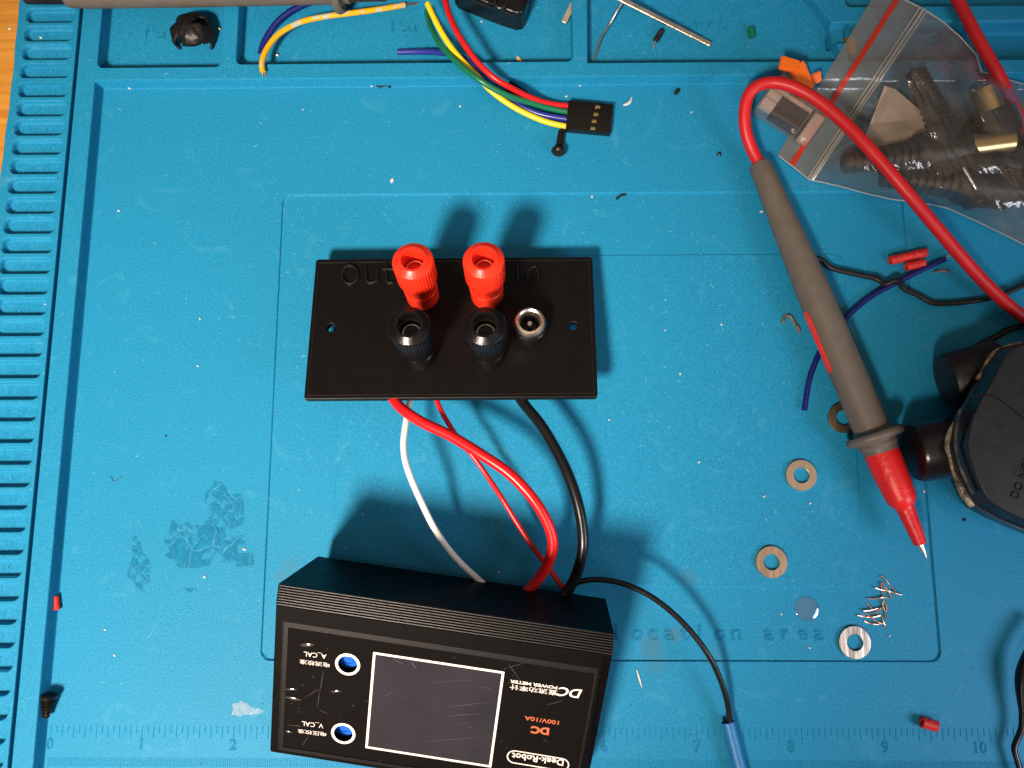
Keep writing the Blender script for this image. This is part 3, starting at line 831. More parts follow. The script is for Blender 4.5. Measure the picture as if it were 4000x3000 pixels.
link_mesh('latch_windows', fix(mesh('latch_windows', V, F)), M_SCREW, hs)
RW = .9
tube('red_wire', pp((1722, -80, 8), (1737, -10, 9), (1752, 50, 10), (1782, 120, 11), (1825, 190, 11), (1870, 248, 10), (1930, 303, 9), (2000, 345, 7), (2080, 384, 4), (2150, 406, 2), (2235, 415, 1.4)), RW, M_REDW, jl)
tube('green_wire', pp((1668, 42, 3), (1670, 60, 3.4), (1679, 95, 4.6), (1699, 140, 6.2), (1727, 184, 7.6), (1770, 229, 8.6), (1820, 274, 9), (1874, 313, 9), (1933, 349, 7.5), (1992, 376, 6), (2070, 401, 3.6), (2149, 424, 2), (2225, 439, 1.4)), RW, M_GRNW, jl)
tube('yellow_wire', pp((1670, 14, 9), (1694, 67, 9), (1729, 133, 8.6), (1768, 192, 8), (1819, 251, 7), (1866, 298, 6.2), (1905, 342, 4.6), (1957, 385, 3.4), (2023, 427, 2.4), (2090, 459, 1.8), (2149, 480, 1.5), (2215, 494, 1.4)), RW, M_YELW, jl)
tube('blue_wire', pp((1554, 203, 0), (1640, 202, 1), (1715, 205, 2.6), (1775, 214, 4.6), (1822, 235, 5.6), (1868, 284, 5.6), (1905, 325, 4), (1950, 360, 2.2), (2000, 393, 1.7), (2050, 422, 1.5), (2120, 448, 1.4), (2220, 466, 1.4)), RW, M_BLUW, jl)

# ------------------------------------------------------------------ loose wires at the top
def lay(rows, lift): return [down(*r, lift) for r in rows]
tube('dark_blue_wire', [at(1018, 212, -.4), at(1030, 168, 0), at(1068, 104, 1), at(1125, 50, 2), at(1195, 15, 2), at(1260, -5, 1), at(1330, -30, 0)], .95, M_NAVW,
     label='dark blue wire curving out from under the grey probe at top', cat='wire')
yw = thing('yellow_wire_offcut', 'scraped yellow wire offcut with bare ends lying over the tray edge', 'wire', loc=at(1300, 60, 0))
yp = pp((1028, 282, 5.1), (1023, 250, 5.3), (1040, 195, 5), (1090, 132, 4.6), (1170, 88, 4), (1260, 66, 3.4), (1380, 50, 2.6), (1480, 36, 1.6), (1582, 19, .2))
tube('sleeve', yp, .88, M_YELT, yw)
tube('bare_end', pp((1580, 19, .2), (1600, 17, 0), (1632, 13, -.4)), .38, M_COPPER, yw, n=8)
for (q1, q2) in (((1029, 282, 5.2), (1040, 300, 4.4)), ((1027, 282, 5.2), (1026, 300, 4.4))):
    tube('bare_end', pp(q1, q2), .12, M_COPPER, yw, n=6)

# ------------------------------------------------------------------ test probes
def probe(name, label, A, B, stations, lead, red=True):
    """stations: distances along the axis are fractions of |AB|"""
    ax = (B - A); Ln = ax.length; M = frame(A, ax, (0, 0, 1))
    t = thing(name, label, 'test probe', loc=A)
    def L(fr): return [(r, z * Ln) for r, z in fr]
    lathe('grip', L([(2.2, -.012), (3.0, -.01), (3.25, 0), (3.6, .08), (4.15, .2), (4.75, .33), (4.85, .5), (4.85, .68), (4.8, .715)]), M, M_TAUPE, t, n=40)
    fl = [(4.7, .700)] + [(6.8 + 1.05 * math.cos(a), (.722 + .0105 * math.sin(a))) for a in [math.radians(-150 + 30 * i) for i in range(11)]] + [(5.3, .737), (5.35, .743), (5.0, .748), (4.75, .752), (4.75, .762), (3, .762)]
    lathe('finger_guard', L(fl), M, M_TAUPE, t, n=48)
    if red:
        lathe('red_sleeve', L([(4.2, .755), (4.6, .757), (4.7, .78), (4.5, .82), (3.95, .872), (3.7, .882), (2.9, .892), (2.45, .897), (2.3, .905), (2.0, .95), (1.62, .985), (1.1, .986)]), M, M_REDS, t, n=32)
        lathe('metal_tip', L([(.95, .975), (.95, .988), (.8, .992), (.16, 1.018), (0, 1.02)]), M, M_CHROME, t, n=16)
        for s in (1, -1):
            V = []; F = []; n = 26; k = 6
            for i in range(n + 1):
                z = (.385 + .165 * i / n) * Ln; wdt = math.sqrt(max(0, 1 - (2 * i / n - 1) ** 8)) * math.radians(17)
                for j in range(k + 1):
                    a = math.radians(90 * s + (-6 * s if s > 0 else 6)) + (j / k - .5) * 2 * wdt
                    V.append(M @ Vector((4.98 * math.cos(a), 4.98 * math.sin(a), z)))
            for i in range(n):
                for j in range(k):
                    F.append((i * (k + 1) + j, i * (k + 1) + j + 1, (i + 1) * (k + 1) + j + 1, (i + 1) * (k + 1) + j))
            link_mesh('colour_inlay', mesh('colour_inlay', V, F), M_RED, t, True)
        tube('lead', lead, 1.78, M_REDL, t, n=24, step=1.2)
    return t
A = at(2972, 655, 5.0); B = at(3606, 2150, 8.6)
lead1 = [A + (B - A).normalized() * 4] + pp((2972, 650, 5.2), (2940, 590, 6), (2915, 520, 8), (2908, 450, 10), (2920, 380, 12), (2955, 338, 13.5), (3015, 322, 14.5), (3095, 338, 15.5), (3190, 390, 16), (3290, 472, 16.5), (3410, 597, 17), (3540, 748, 16), (3670, 903, 12.5), (3790, 1043, 9), (3890, 1148, 6.5), (3990, 1232, 5), (4090, 1290, 4))
probe('test_probe', 'test probe with red tip sleeve and thick red lead lying beside the washers', A, B, None, lead1)

A = at(262, -28, 9.3); B = at(1650, -62, 8.5)
A2 = thing('test_probe', 'grey grip of a test probe lying across the top edge of the mat', 'test probe', loc=A)
Ln = (at(1300, -50, 9) - A).length; M = frame(A, at(1300, -50, 9) - A)
lathe('grip', [(2.0, -.6), (3.8, -.5), (4.3, .2), (4.6, 6), (4.8, Ln * .4), (4.85, Ln)], M, M_TAUPE, A2, n=40)
lathe('strain_relief', [(1.5, -14), (3.0, -13), (3.3, -1), (3.2, 0)], M, M_BLACKM, A2, n=24)
lathe('finger_guard', [(4.5, Ln - .5)] + [(6.6 + 1.1 * math.cos(a), Ln + 1.4 + 1.3 * math.sin(a)) for a in [math.radians(-150 + 30 * i) for i in range(11)]] + [(4.7, Ln + 3.2), (4.7, Ln + 5), (3, Ln + 5)], M, M_TAUPE, A2, n=48)
lathe('black_sleeve', [(4.3, Ln + 5), (4.3, Ln + 16), (2, Ln + 19), (1.8, Ln + 28)], M, M_BLACKM, A2, n=24)
a = at(860, -6, 2.2); V, F = sweep([at(838, 17, 4.2), at(930, 13, 4.2), at(1060, 11, 4.2)], .55, 8)
link_mesh('colour_inlay', mesh('colour_inlay', V, F), M_BLACKM, A2, True)

tube('red_test_lead', pp((3690, -90, 7), (3735, -10, 7), (3790, 95, 7), (3850, 205, 7), (3905, 300, 6.5), (3955, 400, 4.5), (4005, 500, 3), (4060, 590, 2.6)), 1.75, M_REDL, n=24, step=2,
     label='thick red test lead running down from the top edge and under the bag', cat='cable')

# ------------------------------------------------------------------ washers
def washer(px, py, label, material, rot=0):
    c = down(px, py, 0)
    o = lathe('washer', [(2.2, .05), (2.25, 0), (4.35, 0), (4.42, .06), (4.42, .82), (4.34, .9), (2.28, .9), (2.2, .84)], Matrix.Translation(c) @ Matrix.Rotation(rot, 4, 'X'), material, n=56, origin=c, closed=True)
    return tag(o, label, 'washer', 'metal washers scattered on the mat')
def steel(name, col, rough, ang, strength):
    m = bpy.data.materials.new(name); m.use_nodes = True
    N = m.node_tree.nodes; L = m.node_tree.links; b = N['Principled BSDF']; b.inputs['Metallic'].default_value = 1
    b.inputs['Roughness'].default_value = rough
    t = N.new('ShaderNodeTexCoord'); mp = N.new('ShaderNodeMapping'); L.new(t.outputs['Object'], mp.inputs[0])
    mp.inputs['Rotation'].default_value = (0, 0, ang); mp.inputs['Scale'].default_value = (900, 60, 200)
    n = N.new('ShaderNodeTexNoise'); n.inputs['Scale'].default_value = 1; n.inputs['Detail'].default_value = 5; L.new(mp.outputs[0], n.inputs['Vector'])
    r = N.new('ShaderNodeValToRGB'); L.new(n.outputs['Fac'], r.inputs[0])
    r.color_ramp.elements[0].position = .38; r.color_ramp.elements[0].color = (*[c * (1 - strength) for c in col], 1)
    r.color_ramp.elements[1].position = .6; r.color_ramp.elements[1].color = (*col, 1)
    L.new(r.outputs[0], b.inputs['Base Color'])
    bp = N.new('ShaderNodeBump'); bp.inputs['Strength'].default_value = .3; bp.inputs['Distance'].default_value = .0002
    L.new(n.outputs['Fac'], bp.inputs['Height']); L.new(bp.outputs[0], b.inputs['Normal'])
    return m
washer(3291, 1633, 'washer partly covered by the grey probe grip', steel('washer_dull', (.50, .38, .26), .36, .4, .15))
washer(3127, 1857, 'smooth washer alone on the mat left of the red probe sleeve', steel('washer_smooth', (.62, .49, .35), .40, .2, .08))
washer(3011, 2195, 'rough brownish washer nearest the arching black wire', steel('washer_rough', (.50, .35, .24), .45, 1.2, .25))
washer(3335, 2508, 'streaky scratched washer beside the copper strands', steel('washer_streaked', (.78, .68, .60), .30, .15, .6))

# ------------------------------------------------------------------ copper strands
rows = [[(780, 270), (870, 340), (950, 450), (1100, 600)], [(650, 525), (770, 570), (900, 590), (1050, 630), (1230, 685)],
        [(790, 400), (860, 530), (950, 630), (1035, 780)], [(775, 430), (800, 600), (850, 760), (820, 900), (870, 1060), (890, 1240)],
        [(480, 760), (650, 765), (800, 740), (920, 740)], [(830, 780), (880, 850), (905, 990), (870, 1060)],
        [(475, 865), (600, 990), (700, 1080), (800, 1150), (850, 1290), (860, 1420)], [(400, 1030), (560, 1015), (700, 975), (780, 960)],
        [(390, 1005), (500, 1110), (600, 1190), (720, 1270), (880, 1330)], [(260, 1120), (420, 1155), (580, 1165), (760, 1130)],
        [(845, 930), (700, 1030), (560, 1120)], [(420, 1250), (560, 1300), (680, 1320), (780, 1300)]]
rs = random.Random(3)
for i, r in enumerate(rows):
    z0 = rs.uniform(0, .5)
    pts = [down(3300 + x / 5.53, 2200 + y / 5.53, .2 + z0 + .35 * math.sin(2.2 * k + i)) for k, (x, y) in enumerate(r)]
    V, F = sweep(pts, .21, 7, .6)
    o = link_mesh('copper_strand', fix(mesh('copper_strand', V, F)), M_COPPER, None, True, origin=V[0])
    tag(o, 'thin bare copper strand in the loose tangle above the streaky washer', 'wire strand', 'bare copper strands in a loose tangle')

# ------------------------------------------------------------------ wires near the probe
bw = thing('blue_wire_offcut', 'dark blue wire offcut running under the probe grip, copper ends bared', 'wire', loc=at(3300, 1250, 0))
tube('sleeve', pp((3142, 1603, .9), (3150, 1545, .9), (3165, 1470, .9), (3200, 1385, 1), (3255, 1300, 1), (3310, 1235, 1), (3400, 1160, 1.1), (3500, 1105, 1.2), (3600, 1055, 1.4), (3692, 1012, 1.5)), .8, M_NAVW, bw)
for q2 in ((3728, 990), (3722, 983), (3716, 998), (3765, 960)):
    tube('bare_strand', pp((3690, 1012, 1.5), ((3690 + q2[0]) / 2, (1012 + q2[1]) / 2 - 3, 2.0), (*q2, 1.8)), .13, M_COPPER, bw, n=6)
tube('kinked_black_wire', pp((3130, 990, 3), (3178, 1005, 2.2), (3215, 1018, 1.6), (3250, 1048, 1.4), (3330, 1068, 1.4), (3420, 1088, 1.4), (3445, 1103, 1.8), (3465, 1110, 2.6), (3492, 1096, 3.6), (3512, 1098, 3), (3528, 1125, 1.6), (3590, 1155, 1.2), (3650, 1184, 1.2), (3750, 1182, 1.2), (3850, 1168, 1.2), (3930, 1145, 1.4), (4010, 1108, 1.5), (4060, 1080, 1.5)), .78, M_BLACKM,
     label='kinked black wire crossing the blue wire right of the probe grip', cat='wire', step=.8)
tube('short_black_wire', pp((3788, 1368, 1.2), (3850, 1335, 1.2), (3900, 1310, 1.3), (3945, 1285, 1.4), (4040, 1262, 1.5)), .9, M_BLACKM, label='short black wire end above the black housing at right', cat='wire')

def bit(name, a, b_, r, material, label, cat, group=None, hole=True, lift=0.0):
    A_ = down(*a, r + lift); B_ = down(*b_, r + lift); M = frame(A_, B_ - A_); L = (B_ - A_).length
    prof = [(r * .45, L * .25), (r * .5, .12), (r * .8, 0), (r * 1.02, .15), (r * .97, L * .5), (r * 1.02, L - .15), (r * .8, L), (r * .45, L - .1), (r * .42, L * .8)] if hole else [(r * .6, 0), (r, .15), (r, L - .15), (r * .6, L)]
    o = lathe(name, prof, M, material, n=18, origin=A_)
    return tag(o, label, cat, group)
bit('red_insulation', (3475, 1018), (3618, 985), 1.35, M_REDC, 'longer piece of cut red insulation right of the probe grip', 'wire offcut', 'cut pieces of red insulation')
bit('red_insulation', (3538, 1042), (3612, 1027), 1.3, M_REDC, 'shorter piece of cut red insulation lying against the longer one', 'wire offcut', 'cut pieces of red insulation')
bit('red_insulation', (3598, 2820), (3662, 2838), 1.45, M_REDC, 'red insulation piece standing on the inch ruler near ten', 'wire offcut', 'cut pieces of red insulation', lift=.1)
rb = bit('red_insulation', (218, 2328), (224, 2382), .85, M_REDC, 'tiny red insulation piece lying against the left wall', 'wire offcut', 'cut pieces of red insulation')
bit('green_insulation', (2932, 110), (2938, 145), 1.15, M_GRNW, 'small green insulation piece in the right parts tray', 'wire offcut')
hp = thing('sleeved_pin', 'short black sleeved pin with a bent silver leg in the right parts tray', 'component leg', loc=down(2575, 140))
A_ = down(2586, 118, 1); B_ = down(2560, 160, 1); lathe('black_sleeve', [(.7, 0), (.95, .2), (.95, (B_ - A_).length - .2), (.6, (B_ - A_).length)], frame(A_, B_ - A_), M_BLACKM, hp, n=14)
tube('leg', [down(2561, 158, .9), down(2554, 172, .7), down(2553, 188, .3)], .3, M_CHROME, hp, n=8)

# ------------------------------------------------------------------ metal rods
def rod(name, a, b_, w_, h_, material, label):
    d = b_ - a; M = frame(a, d, (0, 0, 1)); L = d.length
    bm = bmesh.new(); bmesh.ops.create_cube(bm, size=1)
    for v in bm.verts: v.co = Vector((v.co.x * h_, v.co.y * w_, (v.co.z + .5) * L))
    bmesh.ops.bevel(bm, geom=bm.edges[:], offset=.18, segments=2, affect='EDGES'); bmesh.ops.recalc_face_normals(bm, faces=bm.faces)
    me = bpy.data.meshes.new(name); bm.to_mesh(me); bm.free(); me.transform(M)
    return tag(link_mesh(name, me, material, None, True, origin=a), label, 'metal pin')
rod('metal_pin', at(2360, -35, 6.5), at(2775, 175, 1.2), 1.55, .9, M_BRASS, 'long straight tinned metal pin lying across the right parts tray')
rod('metal_pin', at(2266, -40, 3.2), at(2202, 90, 1.0), 1.7, 1.0, M_BRASS, 'tinned metal pin leaning on the divider between the trays')
tube('bent_pin', [at(2430, 10, 4.5), at(2408, 45, 3.5), at(2380, 95, 1.8), at(2352, 140, 1), at(2342, 165, .7), at(2330, 205, .2), at(2320, 236, -.3)], .42, M_STEEL, n=10, step=1,
     label='thin bent metal wire leaning in the corner of the right parts tray', cat='metal pin')

# ------------------------------------------------------------------ screws
def screw(name, label, head, tip, rh, rs_, taper, head_len=1.6, pan=True, pitch=.62, cut=.76):
    ax = tip - head; L = ax.length; M = frame(head, ax, (0, 0, 1))
    t = thing(name, label, 'screw', loc=head)
    if pan: prof = [(0, .25), (rh * .35, .1), (rh * .75, .0), (rh, .5), (rh, head_len * .8), (rs_, head_len)]
    else: prof = [(0, .1), (rh * .9, 0), (rh, .3), (rs_, head_len)]
    lathe('head', prof, M, M_SCREW, t, n=28)
    V = []; F = []; n = 14; turns = (L - head_len) / pitch; m = int(turns * 8)
    prof = []
    k = int(turns * 4) if pan else int(turns * 2)
    for i in range(k + 1):
        f = i / k; r = rs_ * (1 - taper * f)
        prof.append((max(r * (1.0 if i % 2 else cut), .05), head_len - .1 + (L - head_len) * f))
    lathe('thread', prof, M, M_SCREW, t, n=16, smooth=False)
    V = []; F = []
    for a in (0, math.pi / 2):
        d = Vector((math.cos(a), math.sin(a), 0)) * rh * .5
        v, f = sweep([M @ (d * -1 + Vector((0, 0, .06))), M @ (d + Vector((0, 0, .06)))], rh * .12, 6, smooth=False); add_piece(V, F, v, f)
    link_mesh('cross_recess', mesh('cross_recess', V, F), M_BLACKM, t)
    return t
screw('screw', 'small black screw lying head down just below the four way plug', at(2180, 600, 2.2), at(2194, 512, 1.1), 2.15, 1.15, .05)
screw('screw', 'black threaded screw mostly hidden under the coloured wires', at(2074, 392, 1.7), at(1985, 335, 1.5), 1.9, 1.75, .0)
screw('screw', 'tapered black self tapping screw against the left wall near the ruler', at(191, 2714, 2.6), at(181, 2806, 1.8), 2.25, 2.1, .62, .9, pan=False, pitch=.85, cut=.70)

# ------------------------------------------------------------------ torn black cap in the first tray
def torn_cap():
    bm = bmesh.new(); bmesh.ops.create_uvsphere(bm, u_segments=44, v_segments=26, radius=1)
    c = down(770, 150, 0)
    kill = []
    for f in bm.faces:
        p = f.calc_center_median(); n_ = mnoise.noise(p * 3.1 + Vector((4, 1, 7))) * .22
        if p.z < -.25: kill.append(f)
        elif p.y < -.62 + n_ * 1.2 and p.z < .45: kill.append(f)
        elif (p - Vector((.55, .35, .75))).length < .30 + n_: kill.append(f)
        elif (p - Vector((-.55, -.62, .5))).length < .20 + n_: kill.append(f)
    bmesh.ops.delete(bm, geom=kill, context='FACES')
    for v in bm.verts:
        p = v.co.copy(); k = 1 + .13 * mnoise.noise(p * 1.7) + .06 * mnoise.noise(p * 5)
        v.co = Vector((p.x * 7.0, p.y * 6.6, p.z * 6.0 + 1.6)) * k
    me = bpy.data.meshes.new('torn_cap'); bm.to_mesh(me); bm.free()
    me.transform(Matrix.Translation(c))
    o = link_mesh('torn_cap', me, M_TORN, None, True, origin=c)
    sm = o.modifiers.new('solid', 'SOLIDIFY'); sm.thickness = .0006; sm.offset = -1
    tag(o, 'torn black plastic cap, a ragged dome lying in the left parts tray', 'broken cap')
torn_cap()

# ------------------------------------------------------------------ black device corner at the top
bd = thing('black_enclosure', 'corner of a black plastic enclosure with a screw boss at the top edge', 'enclosure', loc=at(1950, 0, 0))
poly = [at(*p, 6) for p in ((1770, -25), (1815, -5), (1905, 32), (2000, 66), (2030, 73), (2050, 60), (2066, 0), (2090, -110), (1790, -160))]
bm = bmesh.new(); vs = [bm.verts.new((p.x, p.y, -1.2)) for p in poly]; f = bm.faces.new(vs)
ex = bmesh.ops.extrude_face_region(bm, geom=[f]); 
for v in [g for g in ex['geom'] if isinstance(g, bmesh.types.BMVert)]: v.co.z = 8.5
bmesh.ops.bevel(bm, geom=bm.edges[:], offset=.8, segments=3, affect='EDGES'); bmesh.ops.recalc_face_normals(bm, faces=bm.faces)
me = bpy.data.meshes.new('shell'); bm.to_mesh(me); bm.free(); link_mesh('shell', me, M_BLACK, bd, True)
c = at(1956, 8, 9); lathe('screw_boss', [(2.4, -.9), (2.4, .2), (2.1, .4), (1.5, .4), (1.4, -.6), (0, -.6)], Matrix.Translation(c), M_RIB, bd, n=28)
V = []; F = []
for pts in (((1975, 48), (2010, 60)), ((2045, 35), (2058, 0)), ((2055, 20), (2068, -20)), ((1840, 0), (1930, 35))):
    v, f = sweep([at(*pts[0], 8.7), at(*pts[1], 8.7)], .3, 8, smooth=False); add_piece(V, F, v, f)
link_mesh('raised_rib', mesh('raised_rib', V, F), M_RIB, bd, True)

# ------------------------------------------------------------------ black housing at the right edge
hd = thing('plug_housing', 'worn black plastic housing with two round stubs at the right edge', 'plug housing', loc=at(3900, 1700, 0))
RIMP = [(4200, 1290), (4060, 1322), (3991, 1342), (3945, 1350), (3901, 1367), (3862, 1420), (3828, 1490), (3793, 1559), (3755, 1615), (3730, 1665), (3714, 1738), (3728, 1793), (3752, 1862), (3785, 1930), (3825, 1985), (3905, 2028), (4000, 2069), (4200, 2150)]
PLAT = [(4200, 1300), (4060, 1335), (3995, 1352), (3965, 1362), (3934, 1380), (3908, 1425), (3880, 1480), (3835, 1560), (3800, 1630), (3785, 1690), (3779, 1738), (3790, 1790), (3812, 1850), (3838, 1910), (3869, 1961), (3930, 2000), (4000, 2031), (4200, 2100)]
ZR, ZT = 24.0, 28.0
def loft(layers):
    V = []; F = []; n = len(layers[0])
    for l in layers: V += l
    for i in range(len(layers) - 1):
        for k in range(n - 1): F.append((i * n + k, i * n + k + 1, (i + 1) * n + k + 1, (i + 1) * n + k))
        F.append((i * n + n - 1, i * n, (i + 1) * n, (i + 1) * n + n - 1))
    F.append(tuple((len(layers) - 1) * n + k for k in range(n)))
    return V, F
rim = [at(*p, ZR) for p in RIMP]; plat = [at(*p, ZT) for p in PLAT]
cen = Vector((sum(p.x for p in rim) / len(rim), sum(p.y for p in rim) / len(rim), 0))
def sc_(l, k, z): return [Vector((cen.x + (p.x - cen.x) * k, cen.y + (p.y - cen.y) * k, z)) for p in l]
def lerp(a, b_, t, z): return [Vector((p.x + (q.x - p.x) * t, p.y + (q.y - p.y) * t, z)) for p, q in zip(a, b_)]
def sh_(l, dx, z): return [Vector((p.x + dx, p.y, z)) for p in l]
V, F = loft([sh_(rim, 10.5, -.4), sh_(rim, 9.5, 8), sh_(rim, 5.0, 17), sh_(rim, 1.2, 20.4), sc_(rim, 1.0, 21.4), sc_(rim, 1.0, 23.2), lerp(rim, plat, .18, 23.3), lerp(rim, plat, .3, 23.6), lerp(rim, plat, .62, 25.2), lerp(rim, plat, .88, 27.4), plat, lerp(rim, plat, 1.12, 28.15)])
body = link_mesh('shell', fix(mesh('shell', V, F)), M_GLOSS, hd, True)
body.data.materials.append(M_BLACKM)
for p_ in body.data.polygons:
    if p_.normal.z > .93: p_.material_index = 1
for (a, b_, r) in ((at(3563, 1768, 9.5), at(3800, 1738, 11), 8.2), (at(3690, 1490, 9.0), at(3900, 1440, 11), 7.8)):
    M = frame(a, b_ - a); L = (b_ - a).length
    lathe('round_stub', [(0, 0), (r * .7, 0), (r * .93, .35), (r, 1.4), (r * 1.02, L)], M, M_GLOSS if r > 8 else M_BLACKM, hd, n=48)
gl_ = [at(*p, 22.2) for p in ((3733, 1655), (3716, 1690), (3704, 1745), (3712, 1775), (3720, 1830), (3745, 1890), (3775, 1945), (3800, 1975))]
tube('worn_edge_bead', gl_, lambda t: .75 + .3 * math.sin(9 * t), mat('worn_beige_bead', (.46, .36, .22), .3, color2=(.06, .05, .04), noise_scale=420, bump=.8, bump_scale=800), hd, n=10, step=1)
tube('worn_edge_bead', [at(*p, 22.5) for p in ((3990, 1345), (3930, 1352), (3895, 1368), (3862, 1405), (3838, 1440), (3822, 1480))], lambda t: .5 + .25 * math.sin(13 * t + 1), bpy.data.materials['worn_beige_bead'], hd, n=10, step=1)
tube('rim_highlight', [at(*p, 25.6) for p in ((3750, 1600), (3738, 1660), (3733, 1720), (3740, 1790), (3765, 1860), (3800, 1930))], .45, mat('painted_rim_highlight', (.10, .09, .08), .3, color2=(.02, .02, .02), noise_scale=300), hd, n=8, step=1)  # pale tube: the rim's highlight is put into its colour
V = []; F = []
def groove(pts, r=.22, z=28.2):
    v, f = sweep([at(*p, z) for p in pts], r, 6, 1); add_piece(V, F, v, f)
groove([(3785, 1553), (3850, 1545), (3880, 1548), (3935, 1585), (4020, 1650), (4100, 1700)], .3, 28.0)
link_mesh('seam', mesh('seam', V, F), M_BLACKW, hd, True)
V = []; F = []
for pts in (((3925, 1475), (3982, 1568)), ((3985, 1650), (3930, 1740), (3862, 1890)), ((3838, 1672), (3895, 1742)), ((3830, 1778), (3930, 1740)), ((3928, 1790), (3960, 1852)), ((3925, 1790), (3990, 1785)), ((3962, 1855), (3995, 1790))):
    v, f = sweep([at(*p, 28.17) for p in pts], .06, 5, 1); add_piece(V, F, v, f)
link_mesh('scratches', mesh('scratches', V, F), mat('pale_scratch', (.05, .048, .052), .6), hd, True)
me = text_me('DO NOT', 2.9, .12)
p = at(3975, 1955, 28.2); me.transform(Matrix.Translation(p) @ Matrix.Rotation(math.radians(64), 4, 'Z')); link_mesh('lettering', me, M_BLACK, hd)

# cable at the lower right
tube('black_cable', pp((4080, 2430, 4.5), (4030, 2520, 5), (3997, 2610, 5), (3990, 2700, 4.5), (3995, 2790, 4), (3990, 2850, 3.5), (3968, 2900, 3), (3962, 2930, 3), (3975, 2975, 3), (3992, 3040, 3)), lambda t: 1.15 - .45 * t + .7 * math.exp(-((t - .38) / .14) ** 2), M_BLACKW,
     label='black cable with a thicker middle hanging along the lower right edge', cat='cable')

# ------------------------------------------------------------------ plugs inside the bag
def barrel_plug(a, b_, label, metal_first=False, ribs=True):
    """from strain relief tip a to metal tip b"""
    d = b_ - a; L = d.length; M = frame(a, d)
    t = thing('barrel_plug', label, 'plug', loc=a, group='black plugs inside the zip bag')
    prof = [(1.6, 0), (2.6, .3)]
    n = 9; RL = L * .42
    for i in range(n):
        z = .6 + (RL - .6) * i / n; r = 2.9 + 1.5 * i / n; st_ = (RL - .6) / n
        prof += [(r, z), (r, z + st_ * .55), (r - .75, z + st_ * .62), (r - .75, z + st_ * .95)]
    prof += [(4.8, RL), (5.9, RL + 1.5), (6.2, RL + 4), (6.1, L * .72), (5.2, L * .725)]
    lathe('body', prof, M, M_RUBBER, t, n=32)
    lathe('metal_barrel', [(3.6, L * .72), (3.65, L - .4), (3.4, L), (2.6, L), (2.5, L - 4), (0, L - 4)], M, M_GOLD if metal_first else M_RUBBER, t, n=32)
    return t
barrel_plug(at(3575, 275, 6.8), at(3815, 800, 6), 'plug whose ribbed tail points up to the bag opening')
barrel_plug(at(3290, 640, 6.4), at(3948, 552, 8.2), 'plug lying level along the lower part of the bag', True)
barrel_plug(at(3975, 690, 5.2), at(3838, 348, 7), 'plug with its metal barrel pointing up beside the red lead', True)
barrel_plug(at(3440, 690, 6.3), at(4130, 755, 6.6), 'plug lowest in the bag, dark and mostly hidden')
barrel_plug(at(4190, 640, 5.6), at(3900, 640, 5.8), 'plug at the right edge of the bag with its barrel hidden')
cd = curve_mesh([[(p.x, p.y) for p in [at(*q, 6.0) for q in ((3455, 335), (3500, 350), (3640, 470), (3780, 560), (3770, 600), (3560, 640), (3370, 560))]]], .3, 0, Matrix.Translation((0, 0, 6.0)))
tag(link_mesh('cream_card', cd, M_CREAM), 'cream coloured card lying under the plugs inside the zip bag', 'card')
tube('brass_terminal', pp((3762, 655, 12.4), (3790, 700, 12.2), (3813, 740, 11.8)), .55, M_BRASS, n=10, label='small brass pin among the plugs in the bag', cat='metal pin')

# ------------------------------------------------------------------ zip bag
TP = [(3425, -35), (3470, -20), (3520, -8), (3603, 33), (3680, 82), (3752, 145), (3815, 215), (3832, 278), (3890, 296), (3960, 318), (4060, 345), (4200, 380)]
BP = [(3038, 602), (3060, 622), (3100, 652), (3163, 702), (3215, 712), (3300, 732), (3390, 757), (3480, 778), (3590, 790), (3700, 812), (3850, 880), (4060, 985)]
def poly_at(P, t):
    x = t * (len(P) - 1); i = min(int(x), len(P) - 2); f = x - i
    return P[i][0] * (1 - f) + P[i + 1][0] * f, P[i][1] * (1 - f) + P[i + 1][1] * f
SEG = [((3290, 640), (3948, 552), 14.8), ((3575, 275), (3815, 800), 14.6), ((3985, 700), (3838, 348), 14.6), ((3440, 690), (4130, 760), 14.2), ((4180, 560), (3680, 640), 14.6), ((3905, 300), (4060, 590), 9.2), ((3455, 400), (3640, 560), 7.5)]
def bag_top(px, py, s, t):
    q = at(px, py, 3); base = max(hz(q.x, q.y), .0)
    base = 4.3 / (1 + math.exp(-(q.y - (wall_y - 3)) * .8)) + .3
    h = 0
    for (a, b_, hh) in SEG:
        ax, ay = a; bx_, by = b_; L2 = (bx_ - ax) ** 2 + (by - ay) ** 2
        u = max(0, min(1, ((px - ax) * (bx_ - ax) + (py - ay) * (by - ay)) / L2))
        d = math.hypot(px - ax - u * (bx_ - ax), py - ay - u * (by - ay))
        h = max(h, hh / (1 + math.exp((d - 128) / 34.0)) * 1.02)
    edge = min(1, min(s, 1 - s) / .13) ** .6
    pouch = min(1, max(0, (t - .27) / .12))
    z = base + .5 + (max(h, 2.6) - base * .4) * edge * pouch if pouch > 0 else base + .5
    wr = mnoise.noise(Vector((px * .004 + 3, py * .012, 1))) * .9 + mnoise.noise(Vector((px * .016, py * .02, 5))) * .35 + .6 * abs(mnoise.noise(Vector(((px - py * .5) * .03, (py + px * .7) * .006, 9))))
    return max(z + wr * (.25 + .75 * pouch) * edge, base + .45)
bag = thing('zip_bag', 'clear plastic zip bag with red stripe holding black plugs', 'plastic bag', loc=at(3500, 500, 0))
NX, NY = 190, 130
Vt = []; Vb = []
